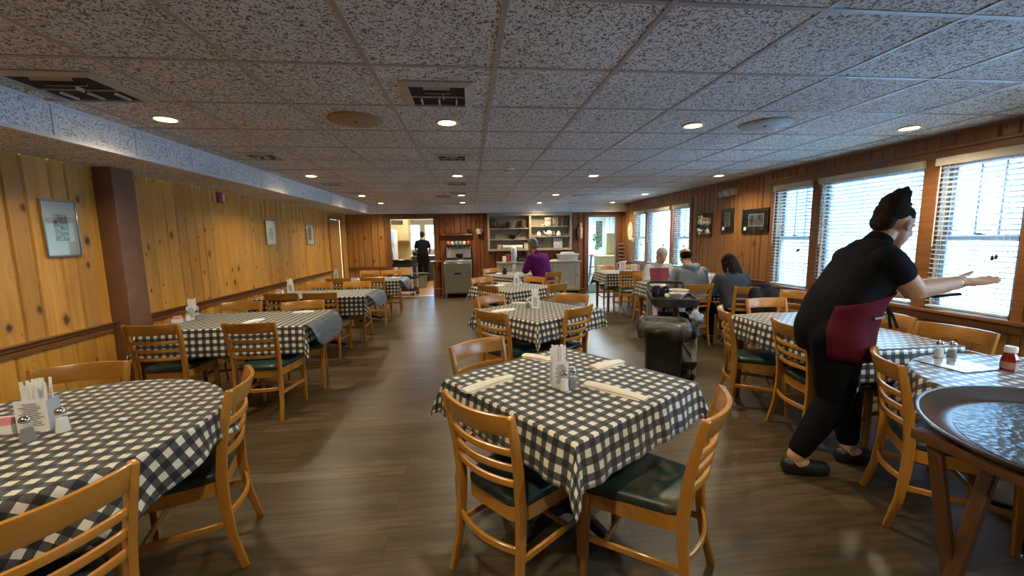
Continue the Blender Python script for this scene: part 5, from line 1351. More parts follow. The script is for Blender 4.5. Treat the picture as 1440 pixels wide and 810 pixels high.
mb = MB(); mb.lathe([(.15, .84), (.16, .86), (.15, .9), (.003, .91)], n=24); mb.build('cushion', plain('stool_red', (.45, .12, .1), .5), t)
for k in range(4):
    a = k * PI / 2 + .6; mb = MB(); mb.tube([(.23 * math.cos(a), .23 * math.sin(a), 0), (.13 * math.cos(a), .13 * math.sin(a), .85)], .016, 8); mb.build('leg', BLU, t)
for z, r in ((.28, .2), (.5, .175)):
    mb = MB(); mb.tube([(r * math.cos(a), r * math.sin(a), z) for a in [2 * PI * j / 20 for j in range(21)]], .01, 6, caps=False); mb.build('foot_ring', BLU, t)
t = thing('wooden_bench', 'light oak bench with tall paneled end beyond the right doorway', 'bench', (4.42, 12.3, 0))
OAK = wood('light_oak', (.42, .30, .13), (.54, .40, .20), .45)
mb = MB(); mb.bx((-.5, -.3, .08), (.3, .3, .84)); mb.build('chest', OAK, t, bevel=.006); mb = MB(); mb.bx((-.53, -.33, .84), (.33, .33, .88)); mb.build('seat_board', OAK, t, bevel=.006)
mb = MB(); mb.bx((-.1, .28, .88), (.6, .36, 1.57)); mb.build('back_panel', OAK, t, bevel=.006)
for x in (.02, .28): 
    mb = MB(); mb.bx((x, .265, .95), (x + .18, .285, 1.5)); mb.build('raised_panel', OAK, t, bevel=.008)
for x in (-.46, .26): 
    mb = MB(); mb.bx((x, -.26, 0), (x + .06, .26, .08)); mb.build('foot', OAK, t)
l = bpy.data.lights.new('far_room_lamp', 'AREA'); l.energy = 150; l.color = (.75, .9, 1.0); l.size = 1.2
t = thing('far_room_ceiling_light', 'ceiling light panel in the room beyond the right doorway', 'ceiling light', (4.2, 13.3, 2.5)); mb = MB(); mb.bx((-.6, -.6, -.04), (.6, .6, 0)); mb.build('housing', WHITE, t); mb = MB(); mb.bx((-.57, -.57, -.045), (.57, .57, -.04)); mb.build('diffuser', plain('cool_glow', (.9, .95, 1), .5, emit=(.8, .92, 1), estr=3), t)
o = bpy.data.objects.new('far_room_lamp', l); COL.objects.link(o); o.parent = t; o.location = (0, 0, -.06)
# ------------------------------------------------------------------ bus carts, tray stand
CBLK = plain('cart_black', (.014, .014, .015), .5)
ALU = plain('cart_aluminium', (.58, .59, .62), .3, .35)
def bus_cart(label, loc, rz, L=.86, W=.46, grp=None):
    """three shelf service cart: origin on the floor at its middle, long axis y"""
    t = thing('bus_cart', label, 'cart', loc, rz, grp)
    hl, hw = L / 2, W / 2
    def deck(z, lip):
        mb = MB(); o = lambda a, b, zz: [(x, y, zz) for x, y in seat_outline(a * 2, a * 2, b, -b, .04)]
        mb.loft([o(hw - .01, hl - .01, z - .045), o(hw, hl, z), o(hw, hl, z + lip), o(hw - .02, hl - .02, z + lip), o(hw - .03, hl - .03, z + .005)]); return mb
    for z, lip in ((.16, .035), (.48, .035), (.80, .04)): deck(z, lip).build('shelf', CBLK, t)
    for sx in (-1, 1):
        for sy in (-1, 1):
            mb = MB(); mb.tube([(sx * (hw - .035), sy * (hl - .05), .1), (sx * (hw - .035), sy * (hl - .05), .80)], .02, 12, flat=1.3); mb.build('post', ALU, t)
            mb = MB(); x, y = sx * (hw - .04), sy * (hl - .06)
            mb.lathe([(.02, -.014), (.05, -.014), (.052, -.008), (.052, .008), (.05, .014), (.02, .014)], (x, y, .052), 20, M=Matrix.Rotation(PI / 2, 3, 'Y')); w = mb.build('caster', CBLK, t)
            mb = MB(); mb.bx((x - .03, y - .018, .05), (x - .018, y + .018, .125)); mb.bx((x + .018, y - .018, .05), (x + .03, y + .018, .125)); mb.bx((x - .03, y - .018, .108), (x + .03, y + .018, .125)); mb.build('fork', ALU, w)
    mb = MB(); mb.tube([(-hw + .03, hl - .03, .80), (-hw + .03, hl + .05, .90), (-hw + .06, hl + .07, .915), (hw - .06, hl + .07, .915), (hw - .03, hl + .05, .90), (hw - .03, hl - .03, .80)], .017, 10); mb.build('push_handle', CBLK, t)
    return t
CX, CY, CR = 2.20, 4.26, R(-20)
bus_cart('black bus cart with aluminium posts and dirty dishes in the aisle', (CX, CY, 0), CR)
def cl(p):   # cart local to world
    v = rotz(CR) @ Vector(p); return (CX + v.x, CY + v.y, v.z)
t = thing('trash_bin', 'tall black bin hooked on the front of the bus cart', 'bin', cl((-.13, -.60, 0)), CR)
mb = MB(); o = lambda a, b, z: [(x, y, z) for x, y in seat_outline(a * 2, a * 2, b, -b, .04)]
mb.loft([o(.155, .125, 0), o(.165, .135, .3), o(.18, .145, .62), o(.19, .15, .63), o(.19, .15, .65), o(.17, .135, .65), o(.15, .12, .03)]); mb.build('can', CBLK, t)
def bag_mat():
    m, nt, b = nt_new('trash_bag_film'); b.inputs['Base Color'].default_value = (.075, .07, .065, 1); b.inputs['Roughness'].default_value = .2; b.inputs['Alpha'].default_value = .82
    b.inputs['Specular IOR Level'].default_value = .7
    bump(nt, b, noise(nt, coords(nt), 16, 4, .6, 1.), .8, .03); return m
BAG = bag_mat()
mb = MB(); rings = []; rnd = random.Random(3); NB = 72
prof = [(.150, .115, .50), (.172, .138, .64), (.190, .150, .665), (.210, .168, .672), (.232, .188, .655), (.250, .205, .62), (.258, .212, .585), (.252, .206, .55), (.236, .190, .525), (.212, .168, .515)]
for q, (a, b2, z) in enumerate(prof):
    ring = []
    for j in range(NB):
        th = 2 * PI * j / NB; sq = (abs(math.cos(th)) ** 4 + abs(math.sin(th)) ** 4) ** -.25
        w = max(0, q - 2) / 7
        k = 1 + w * (.05 * math.sin(7 * th + 2 * q) + .035 * math.sin(17 * th + q * 1.3) + .02 * rnd.uniform(-1, 1))
        ring.append((a * sq * k * math.cos(th) * .97, b2 * sq * k * math.sin(th) * .97, z + w * (.035 * math.sin(3 * th + 1) + .018 * math.sin(11 * th) + .006 * rnd.uniform(-1, 1))))
    rings.append(ring)
mb.loft(rings, True, False); mb.build('liner_bag', BAG, t, angle=80)
mb = MB(); mb.box((.0, 0, .60), (.2, .14, .01), Matrix.Rotation(R(8), 3, 'Y')); mb.build('paper_waste', PAPERW, t)
t = thing('bag_knot', 'shiny twisted plastic bag tail at the cart corner by the bin', 'plastic bag', cl((.17, -.50, .66)), CR)
bb = Blob(); bb.limb([(0, 0, .06), (.03, -.02, .0), (.01, 0, -.06), (.03, .01, -.16)], [.035, .045, .028, .02]); bb.ball((.05, -.02, .03), .03); bb.ball((-.03, -.01, .02), .03)
bb.build('tail', plain('blue_grey_film', (.22, .28, .36), .12, var=.3, nscale=30), t, .008, 2)
DISH = plain('dish_white', (.78, .76, .70), .3, var=.03)
def dish(label, p, r, h, m=None, name='bowl', cat='bowl', food=None):
    t = thing(name, label, cat, cl(p)); mb = MB(); mb.lathe([(r * .5, 0), (r * .55, .006), (r * .9, h * .8), (r, h), (r * .94, h), (r * .5, .012), (.003, .010)], n=26); mb.build('dish', m or DISH, t)
    if food: mb = MB(); mb.ellipsoid((0, 0, h * .72), (r * .72, r * .72, h * .3), 14, 8); mb.build('leftovers', food, t)
zt = .808
dish('white bowl with leftovers on the top shelf of the bus cart', (.05, -.16, zt), .085, .06, food=plain('red_food', (.4, .13, .06), .6))
dish('stack of white plates at the right of the cart top shelf', (.10, .10, zt), .11, .035, name='plate', cat='plate')
dish('second white plate lying on the plate stack of the cart', (.10, .10, zt + .036), .11, .03, name='plate', cat='plate', food=plain('tan_food', (.5, .36, .18), .7))
for k, (x, y) in enumerate(((-.16, -.05), (-.08, .02), (-.15, .12), (-.02, .2), (-.12, .25))):
    t = mug('black_cup', 'black cup on the cart top shelf, number %s from the front' % ['one', 'two', 'three', 'four', 'five'][k], 0, 0, zt, .04, .085, BLK, True, 'cup', 'black cups on the bus cart'); t.location = cl((x, y, zt)); t['label'] = ['black cup at the front left of the cart top shelf', 'black cup beside the crumpled napkin on the cart', 'black cup at the left middle of the cart top', 'black cup toward the back of the cart, nearest the handle', 'black cup at the back left of the cart top'][k]
t = thing('crumpled_napkin', 'crumpled cream napkin between the black cups on the cart', 'napkin', cl((-.04, -.12, zt))); bb = Blob()
for k in range(6): bb.ball((random.uniform(-.03, .03), random.uniform(-.03, .03), .025 + random.uniform(-.004, .014)), random.uniform(.016, .026))
bb.build('paper', PAPERW, t, .008, 1)
t = thing('bus_tub', 'black tub with glasses on the middle shelf of the cart', 'tub', cl((.02, -.1, .488)), CR)
mb = MB(); mb.loft([o(.15, .2, 0), o(.17, .22, .12), o(.18, .23, .12), o(.18, .23, .13), o(.16, .21, .13), o(.14, .19, .01)]); mb.build('tub', CBLK, t)
for k in range(3):
    t = thing('brown_bottle', ['dark sauce bottle at the front of the cart middle shelf', 'dark sauce bottle in the middle of the cart middle shelf', 'dark sauce bottle at the back of the cart middle shelf'][k], 'bottle', cl((.05, -.2 + k * .1, .50)), 0, 'sauce bottles on the cart'); mb = MB(); mb.lathe([(.03, 0), (.032, .01), (.032, .12), (.014, .16), (.014, .19), (.003, .192)], n=16); mb.build('body', plain('sauce_brown', (.08, .03, .02), .2), t); mb = MB(); mb.lathe([(.016, .185), (.016, .21), (.003, .212)], n=14); mb.build('cap', plain('lid_red', (.42, .05, .04)), t)
t = thing('stacked_menus', 'white box of papers at the right of the cart middle shelf', 'box', cl((.13, .25, .488)), CR); mb = MB(); mb.bx((-.05, -.06, 0), (.05, .06, .17)); mb.build('carton', PAPER, t, bevel=.004); mb = MB(); mb.bx((-.04, -.05, .17), (.04, .05, .18)); mb.build('papers', PAPERW, t)
# smaller cart in the kitchen doorway
bus_cart('black bus cart parked inside the left doorway', (-1.74, 11.05, 0), R(75), .62, .42)
t = thing('cart_tub', 'black tub with papers on top of the doorway cart', 'tub', (-1.78, 11.05, .81), R(75))
mb = MB(); mb.loft([o(.15, .2, 0), o(.17, .22, .12), o(.18, .23, .13), o(.16, .21, .13), o(.14, .19, .01)]); mb.build('tub', CBLK, t); mb = MB(); mb.box((0, .05, .125), (.16, .12, .012), Matrix.Rotation(R(6), 3, 'X')); mb.build('papers', PAPER, t)

# tray on a folding wooden stand at the right edge
TW = wood('stand_wood', (.085, .035, .015), (.15, .066, .027), .4)
TX, TY = 1.505, .86
t = thing('tray_stand', 'folding wooden tray stand under the oval tray at the right edge', 'tray stand', (TX, TY, 0))
HT = .862
for s in (-1, 1):
    for y in (-.17, .17):
        yy = y + s * .014
        mb = MB(); mb.bar([(s * .105, yy, 0), (-s * .095, yy, HT - .02)], .022, .04, up=(0, 1, 0)); mb.build('leg', TW, t, bevel=.004)
    mb = MB(); mb.bar([(-s * .10, -.235, HT - .012), (-s * .10, .235, HT - .012)], .042, .034); mb.build('top_bar', TW, t, bevel=.006, seg=2)
    mb = MB(); mb.bar([(s * .078, -.17, .11), (s * .078, .17, .11)], .02, .03); mb.build('stretcher', TW, t, bevel=.003)
for y in (-.12, .12):
    mb = MB(); mb.bar([(-.1, y, HT + .003), (-.05, y, HT - .012), (.05, y, HT - .012), (.1, y, HT + .003)], .05, .003); mb.build('strap', CBLK, t)
t = thing('serving_tray', 'large oval brown serving tray on the folding stand, reflecting the window', 'tray', (1.75, .94, HT + .008), R(30))
mb = MB(); n = 56
def ov(r, z): return [((.425 + r) * math.cos(2 * PI * j / n), (.342 + r) * math.sin(2 * PI * j / n), z) for j in range(n)]
mb.loft([ov(-.09, 0), ov(-.05, .002), ov(-.012, .03), ov(.0, .034), ov(.004, .031), ov(.002, .027), ov(-.04, -.003), ov(-.09, -.004)], True, False)
def tray_mat(name, col, bumpy):
    m, nt, b = nt_new(name); nt.links.new(ramp(nt, noise(nt, coords(nt), 12, 3), [(.3, tuple(c * .8 for c in col)), (.7, col)]), b.inputs['Base Color'])
    b.inputs['Roughness'].default_value = .22; b.inputs['Coat Weight'].default_value = .5; b.inputs['Coat Roughness'].default_value = .2
    if bumpy:
        v = node(nt, 'ShaderNodeTexVoronoi'); v.inputs['Scale'].default_value = 55; nt.links.new(coords(nt), v.inputs[0]); bump(nt, b, v.outputs['Distance'], .5, .006)
    return m
rim = mb.build('rim', tray_mat('tray_rim_brown', (.035, .027, .023), False), t, angle=60)
mb = MB(); mb.loft([ov(-.088, -.003), ov(-.088, .0015)]); mb.build('liner', tray_mat('tray_liner_sheen_tint', (.022, .045, .07), True), t)  # blue of the window's sheen is put into the liner colour
# ------------------------------------------------------------------ people
SKIN = plain('skin', (.53, .275, .155), .5, var=.07, nscale=20)
BTEE = plain('black_tshirt', (.008, .008, .010), .95, spec=.12, var=.2)
BPANT = plain('black_leggings', (.006, .006, .008), .95, spec=.12, var=.2)
APR = plain('maroon_apron', (.08, .008, .017), .95, spec=.12, var=.12)
SHOE = plain('black_clog', (.008, .008, .009), .5)
HAIRD = plain('dark_brown_hair', (.030, .020, .014), .95, spec=.12, var=.4, nscale=60)
def hand(bl, wrist, d, palm_n, L=.18, curl=.3, side=1):
    """palm and five fingers as limbs; d = pointing direction, palm_n = direction the palm faces"""
    d = Vector(d).normalized(); n = Vector(palm_n); n = (n - d * n.dot(d)).normalized(); s = d.cross(n) * side
    w = Vector(wrist); k = L / .18
    pc = w + d * .05 * k
    for q in (-.028, -.010, .010, .027): bl.limb([w + d * .012 + s * q * .7 * k, w + d * .088 * k + s * q * k], [.0145 * k, .0120 * k])
    for q, l in ((-.030, .072), (-.010, .083), (.010, .078), (.029, .060)):
        b0 = w + d * .085 * k + s * q * k
        p1 = b0 + (d * math.cos(curl * .6) + n * math.sin(curl * .6) + s * q * 1.5) * l * .45 * k
        p2 = p1 + (d * math.cos(curl * 1.6) + n * math.sin(curl * 1.6)) * l * .32 * k
        p3 = p2 + (d * math.cos(curl * 2.5) + n * math.sin(curl * 2.5)) * l * .26 * k
        bl.limb([b0, p1, p2, p3], [.0100 * k, .0092 * k, .0084 * k, .0070 * k], 10)
    t0 = w + d * .022 * k - s * .022 * k; t1 = w + d * .055 * k - s * .052 * k + n * .012; t2 = w + d * .085 * k - s * .058 * k + n * .022
    bl.limb([t0, t1, t2, t2 + (d * .8 + n * .4) * .022 * k], [.014 * k, .0118 * k, .010 * k, .008 * k], 10)
def head(bl, c, fwd, up, s=1.):
    """skull, jaw, nose, brow, lips, ears; c = centre of the skull"""
    f = Vector(fwd).normalized(); u = Vector(up); u = (u - f * u.dot(f)).normalized(); l = u.cross(f)
    Mh = Matrix((f, l, u)).transposed()
    P = lambda x, y, z: Vector(c) + Mh @ Vector((x * s, y * s, z * s))
    bl.ball(P(-.012, 0, .025), (.098 * s, .076 * s, .095 * s), Mh); bl.ball(P(.035, 0, -.045), (.058 * s, .060 * s, .075 * s), Mh)
    bl.ball(P(.070, 0, -.098), (.022 * s, .028 * s, .020 * s), Mh)                    # chin
    bl.limb([P(.088, 0, .005), P(.108, 0, -.032)], [.008 * s, .0125 * s]); bl.ball(P(.094, 0, -.036), (.012 * s, .016 * s, .009 * s), Mh)
    bl.ball(P(.083, 0, -.066), (.012 * s, .024 * s, .006 * s), Mh); bl.ball(P(.081, 0, -.077), (.011 * s, .021 * s, .0065 * s), Mh)
    bl.limb([P(.078, -.035, .018), P(.086, 0, .016), P(.078, .035, .018)], [.010 * s, .009 * s, .010 * s])
    for q in (-1, 1):
        bl.ball(P(.060, q * .042, -.030), (.02 * s, .018 * s, .022 * s), Mh)          # cheek
        bl.ball(P(-.008, q * .077, -.012), (.020 * s, .008 * s, .031 * s), Mh)        # ear
    return P, Mh
def features(t, P, Mh, s, hair):
    mb = MB()
    for q in (-1, 1): mb.ellipsoid(P(.074, q * .031, .002), (.011 * s, .0135 * s, .007 * s), 10, 8, Mh)
    mb.build('eyes', plain('eye_white', (.6, .58, .55), .2), t)
    mb = MB()
    for q in (-1, 1): mb.ellipsoid(P(.083, q * .031, .002), (.004 * s, .006 * s, .006 * s), 8, 6, Mh)
    mb.build('irises', plain('iris_brown', (.03, .02, .012), .2), t)
    mb = MB()
    for q in (-1, 1): mb.tube([P(.084, q * .018, .022), P(.086, q * .033, .028), P(.074, q * .048, .022)], .004 * s, 6)
    mb.build('eyebrows', hair, t)
    mb = MB(); mb.ellipsoid(P(.090, 0, -.0665), (.006 * s, .022 * s, .0045 * s), 10, 6, Mh); mb.ellipsoid(P(.088, 0, -.0765), (.006 * s, .019 * s, .005 * s), 10, 6, Mh); mb.build('lips', plain('lip', (.36, .14, .12), .4), t)

# ---- the server leaning over the window tables (world coordinates, root at her feet)
t = thing('person', 'person in black shirt and maroon apron leaning over the window table, arm outstretched', 'person', (2.15, 2.2, 0))
W = lambda x, y, z: (x - 2.15, y - 2.2, z)
shN, shF = (2.37, 2.085, 1.325), (2.44, 2.41, 1.315)
elN, wrN = (2.51, 2.045, 1.155), (2.755, 2.02, 1.195)
elF, wrF = (2.66, 2.44, 1.12), (2.86, 2.37, 1.075)
hipN, knN, anN = (2.16, 2.15, .86), (2.17, 2.15, .475), (1.975, 2.185, .115)
hipF, knF, anF = (2.23, 2.31, .86), (2.385, 2.29, .49), (2.405, 2.255, .115)
SPINE = [((2.20, 2.24, .80), .16, .12), ((2.21, 2.24, .90), .19, .14), ((2.245, 2.24, 1.02), .18, .135), ((2.31, 2.245, 1.13), .175, .128), ((2.39, 2.25, 1.235), .185, .122), ((2.435, 2.25, 1.33), .168, .098), ((2.475, 2.25, 1.405), .10, .075)]
def grow(g): return [(W(*c), w + g, d + g) for c, w, d in SPINE]
mid = lambda a, c, q: tuple(x * (1 - q) + y * q for x, y in zip(a, c))
b = Blob()
b.torso(grow(0), (0, 1, 0))
b.limb([W(2.455, 2.25, 1.39), W(2.53, 2.25, 1.50)], [.068, .060])
P, Mh = head(b, W(2.575, 2.25, 1.532), (.93, .12, -.34), (.34, 0, .93), 1.14)
b.limb([W(*shN), W(*elN), W(*wrN)], [.068, .060, .037]); b.limb([W(*shF), W(*elF), W(*wrF)], [.064, .054, .034])
hand(b, W(*wrN), (.97, -.22, .06), (0, -.2, 1), .215, .10, 1); hand(b, W(*wrF), (.95, -.25, -.05), (.1, .2, 1), .175, .75, -1)
b.limb([W(*hipN), W(*knN), W(*anN)], [.115, .072, .045]); b.limb([W(*hipF), W(*knF), W(*anF)], [.115, .072, .045])
for a in (anN, anF): b.limb([W(a[0], a[1], .07), W(a[0] + .12, a[1] - .03, .04)], [.045, .035])
b.build('body', SKIN, t, .006, 4)
features(t, P, Mh, 1., HAIRD)
b = Blob()   # shirt
b.torso(grow(.018)[2:], (0, 1, 0)); b.torso([(W(2.222, 2.24, .95), .203, .160), (W(2.25, 2.24, 1.04), .20, .155), (W(2.31, 2.245, 1.13), .193, .146)], (0, 1, 0))
b.ball(W(2.40, 2.25, 1.19), (.11, .16, .11))
b.limb([W(2.43, 2.17, 1.315), W(2.385, 2.085, 1.315), W(*mid(shN, elN, .42))], [.066, .082, .080]); b.limb([W(2.43, 2.34, 1.315), W(2.44, 2.41, 1.305), W(*mid(shF, elF, .55))], [.066, .076, .074])
b.limb([W(2.43, 2.25, 1.37), W(2.48, 2.25, 1.43)], [.085, .072])
b.ball(W(*shN), .082); b.ball(W(*shF), .08)
shirt = b.build('t_shirt', BTEE, t, .008, 8)
b = Blob()   # leggings
b.torso([(W(2.205, 2.24, .76), .185, .145), (W(2.205, 2.24, .88), .21, .165), (W(2.22, 2.24, .97), .20, .155), (W(2.23, 2.24, 1.03), .185, .135)], (0, 1, 0))
b.limb([W(*hipN), W(*knN), W(*mid(knN, anN, .86))], [.140, .095, .062]); b.limb([W(*hipF), W(*knF), W(*mid(knF, anF, .86))], [.142, .098, .062])
legs = b.build('leggings', BPANT, t, .009, 8)
# waist apron wrapped over the belly and near hip
def bvh(o):
    me = o.data; return BVHTree.FromPolygons([v.co.copy() for v in me.vertices], [tuple(p.vertices) for p in me.polygons])
trees = [bvh(shirt), bvh(legs)]
rows = []; NZ, NA = 10, 22
for i in range(NZ):
    k = i / (NZ - 1); row = []
    for j in range(NA):
        u = j / (NA - 1); ang = R(-138 + 8 * k + (200 - 20 * k) * u)
        z = 1.10 - .33 * k + .05 * math.cos(ang) * (1 - k) - .035 * math.sin(u * 2.6) * k
        ax = Vector(W(2.17 + .55 * max(0, z - .95), 2.24, z)); d = Vector((math.cos(ang), math.sin(ang), 0)); hit = 0
        for tr in trees:
            h = tr.ray_cast(ax + d * .6, -d, .6)
            if h[0] is not None: hit = max(hit, (h[0] - ax).dot(d))
        row.append((ax, d, max(hit, .12), ang, z))
    rows.append(row)
pts = []
for i in range(NZ):
    out = []
    for j in range(NA):
        ax, d, h, ang, z = rows[i][j]
        above = max(rows[q][j][2] for q in range(0, i + 1))
        hh = max(h, above * .97 if i > 3 else h)      # cloth hangs straight below the belly
        out.append(ax + d * (hh + .014 + .005 * math.sin(j * 1.7) * i / NZ))
    pts.append(out)
mb = MB(); mb.loft(pts, close=False, caps=False); o = mb.build('apron', APR, t, angle=80); so = o.modifiers.new('t', 'SOLIDIFY'); so.thickness = .005; so.offset = 1
mb = MB(); mb.bar([pts[2][j] + (rows[2][j][1] * .008) + Vector((0, 0, -.004 * j)) for j in range(6, 13)], .005, .012); mb.build('pen_clip', STEEL, o)
for q, dx in enumerate((.015, .06)):
    j = 12; p0 = pts[2][j] + rows[2][j][1] * .012
    mb = MB(); mb.bar([p0, p0 + Vector((dx * .5 + .01, -.012, -.06)), p0 + Vector((dx + .02, -.015, -.14))], .004, .016); mb.build('apron_tie', BTEE, o)
# hair swept up into a pointed bun
b = Blob(); b.ball(P(-.040, 0, .042), (.098, .086, .088), Mh); b.ball(P(-.020, 0, .080), (.055, .066, .032), Mh); b.limb([P(-.055, 0, .09), P(-.035, 0, .14), P(-.012, 0, .192)], [.072, .05, .016]); b.limb([P(-.02, .01, .105), P(-.025, 0, .15)], [.040, .036]); b.ball(P(-.082, 0, -.012), (.046, .068, .066), Mh)
b.ball(P(-.004, 0, .050), (.070, .090, .066), Mh)
rnd = random.Random(9)
for k in range(16):
    a0 = rnd.uniform(0, 2 * PI); q0 = P(-.035 + .05 * math.cos(a0), .05 * math.sin(a0), .11); q1 = P(-.03 + .035 * math.cos(a0 + .8), .035 * math.sin(a0 + .8), rnd.uniform(.14, .185)); b.limb([q0, q1], [.016, .007], 8)
b.build('hair', HAIRD, t, .007, 2)
for a, dx in ((anN, .0), (anF, .0)):
    b = Blob(); b.limb([W(a[0] - .03, a[1] + .008, .045), W(a[0] + .06, a[1] - .015, .042), W(a[0] + .15, a[1] - .04, .04)], [.048, .05, .046]); b.ball(W(a[0] - .02, a[1] + .005, .06), (.055, .048, .045))
    o = b.build('shoe', SHOE, t, .008, 3)
    for v in o.data.vertices:
        if v.co.z < .002: v.co.z = .002
mb = MB(); wv = (Vector(W(*wrN)) - Vector(W(*elN))).normalized(); Mq = wv.to_track_quat('Z', 'Y').to_matrix()
for k in (0, .018): mb.lathe([(.034, -.004), (.0375, -.003), (.0375, .003), (.034, .004)], Vector(W(*wrN)) - wv * (.012 + k), 20, M=Mq, caps=False)
mb.build('bracelet', plain('gold', (.8, .6, .3), .25, 1), t)
# order pad held in her far hand
t = thing('order_pad', 'small black order pad with papers in the hand of the leaning server', 'order pad', (3.045, 2.315, 1.075), R(-12))
mb = MB(); mb.box((0, 0, 0), (.16, .09, .016), Matrix.Rotation(R(-6), 3, 'Y')); mb.build('cover', BTEE, t, bevel=.003); mb = MB(); mb.box((-.01, 0, .011), (.13, .08, .005), Matrix.Rotation(R(-6), 3, 'Y')); mb.build('slips', PAPER, t)

# ---- seated people
def l_axis(Mh): return Mh @ Vector((0, 1, 0))
def seated(label, loc, face, topmat, hairm, s=1., lean=.12, turn=0., nod=.2, arms='table', hood=False, longhair=False, sleeves=True, pants=None, hairkind='short', skin=None, voxel=.012):
    """figure facing local +y, origin on the floor under the hips"""
    t = thing('person', label, 'person', loc, R(face) - PI / 2)
    sk = skin or SKIN
    L = lambda x, y, z: (x * s, y * s, z * s if z > .47 else z)
    ly = lambda z: .0 + lean * (z - .5) / .5
    hip = .53
    nb = (0, ly(1.05) + .0, 1.065); hc = (0, ly(1.2) + .045 + .05 * nod, 1.22)
    sh = [(q * .185, ly(1.0), 1.0) for q in (-1, 1)]
    if arms == 'table': el = [(q * .27, ly(.8) + .10, .79) for q in (-1, 1)]; wr = [(q * .13, ly(.8) + .33, .80) for q in (-1, 1)]
    else: el = [(q * .25, ly(.8) + .14, .80) for q in (-1, 1)]; wr = [(q * .05, ly(1.) + .17, 1.04) for q in (-1, 1)]
    b = Blob()
    def trunk(b, g, lo=0):
        secs = [((0, 0, .48), .16, .12), ((0, 0, .57), .18, .14), ((0, ly(.70), .70), .165, .125), ((0, ly(.86), .86), .18, .13), ((0, ly(.97), .97), .185, .115), ((0, ly(1.02), 1.03), .14, .085), ((0, ly(1.04), 1.075), .07, .06)]
        b.torso([(L(*c), (w + g) * s, (d + g) * s) for c, w, d in secs[lo:]], (1, 0, 0))
    trunk(b, 0)
    b.limb([L(*nb), L(nb[0], (nb[1] + hc[1]) / 2 + .0, 1.13)], [.06 * s, .055 * s])
    d = Vector((math.sin(R(turn)), math.cos(R(turn)), -nod)); P, Mh = head(b, L(*hc), d, (0, .0, 1), s)
    for q in (0, 1):
        b.limb([L(*sh[q]), L(*el[q]), L(*wr[q])], [.058 * s, .045 * s, .03 * s])
        if arms == 'table': hand(b, L(*wr[q]), (-.5 if q else .5, .85, -.05), (0, 0, -1), .17 * s, .35, 1 if q else -1)
        else: hand(b, L(*wr[q]), (-.35 if q else .35, .1, .9), (0, -1, 0), .17 * s, .9, -1 if q else 1)
        x = (-1, 1)[q] * .10
        b.limb([L(x, .02, .53), L(x * 1.2, .42, .52), L(x * 1.1, .40, .09)], [.085 * s, .065 * s, .042 * s]); b.limb([L(x * 1.1, .38, .05), L(x * 1.2, .52, .035)], [.04, .032])
    b.build('body', sk, t, voxel, 4); features(t, P, Mh, s, hairm)
    b = Blob(); k = 1.13
    trunk(b, .02, 1)
    for q in (0, 1): b.limb([L((-1, 1)[q] * .12, ly(1.0), .985), L(*sh[q]), L(*el[q]), L(*mid(el[q], wr[q], .85))], [.085 * s, .080 * s, .064 * s, .045 * s])
    b.limb([L(0, nb[1] - .01, 1.03), L(0, nb[1], 1.075)], [.085 * s, .07 * s])
    shirt = b.build('sweater' if topmat is not PURP else 'shirt', topmat, t, voxel, 4)
    if hood:
        b = Blob(); b.limb([L(-.085, nb[1] + .05, 1.06), L(-.075, nb[1] - .06, 1.085), L(0, nb[1] - .10, 1.06), L(.075, nb[1] - .06, 1.085), L(.085, nb[1] + .05, 1.06)], [.03, .05, .06, .05, .03]); b.ball(L(0, nb[1] - .095, .99), (.09, .05, .07)); b.build('hood', topmat, t, voxel, 3)
    b = Blob()
    for q in (-1, 1):
        x = q * .10; b.limb([L(x, .0, .54), L(x * 1.2, .42, .525), L(x * 1.1, .40, .12)], [.105 * s, .082 * s, .058 * s])
    b.ball(L(0, -.01, .545), (.185 * s, .15 * s, .10)); b.build('trousers', pants or BPANT, t, voxel, 4)
    for q in (-1, 1):
        b = Blob(); x = q * .112; b.limb([L(x, .37, .045), L(x * 1.15, .54, .04)], [.047, .042]); o = b.build('shoe', SHOE, t, voxel, 2)
        for v in o.data.vertices: v.co.z = max(v.co.z, .003)
    b = Blob()
    if hairkind == 'short':
        b.ball(P(-.022, 0, .038), (.098 * s, .082 * s, .092 * s), Mh); b.ball(P(-.075, 0, -.02), (.035 * s, .066 * s, .05 * s), Mh)
    elif hairkind == 'balding':
        b.ball(P(-.030, 0, .012), (.088 * s, .083 * s, .070 * s), Mh)
        b.ball(P(.01, 0, .070), (.070 * s, .070 * s, .045 * s), Mh)
    elif hairkind == 'long':
        b.ball(P(-.025, 0, .035), (.10 * s, .086 * s, .095 * s), Mh)
        b.torso([(P(-.05, 0, .06), .075 * s, .06 * s), (P(-.075, 0, -.06), .088 * s, .055 * s), (P(-.095, 0, -.20), .09 * s, .045 * s), (P(-.085, 0, -.33), .07 * s, .03 * s), (P(-.07, 0, -.40), .035 * s, .015 * s)], l_axis(Mh))
        for q in (-.05, .0, .05): b.limb([P(-.07, q, .0), P(-.10, q * 1.25, -.14), P(-.085, q * 1.5, -.30), P(-.06, q * 1.1, -.40)], [.045 * s, .05 * s, .04 * s, .016 * s])
        for q in (-1, 1): b.limb([P(.02, q * .07, .04), P(.005, q * .085, -.08), P(-.02, q * .095, -.22)], [.025 * s, .028 * s, .015 * s])
    elif hairkind == 'cap':
        b.ball(P(-.02, 0, .035), (.107 * s, .092 * s, .10 * s), Mh); b.ball(P(-.06, 0, -.05), (.055 * s, .078 * s, .09 * s), Mh)
    b.build('hair', hairm, t, .008, 2)
    return t
PURP = plain('purple_shirt', (.105, .012, .115), .95, spec=.12, var=.12)
HOOD = plain('grey_hoodie', (.20, .215, .235), .9, var=.08)
HAIRG = plain('grey_hair', (.22, .21, .20), .6, var=.3, nscale=50)
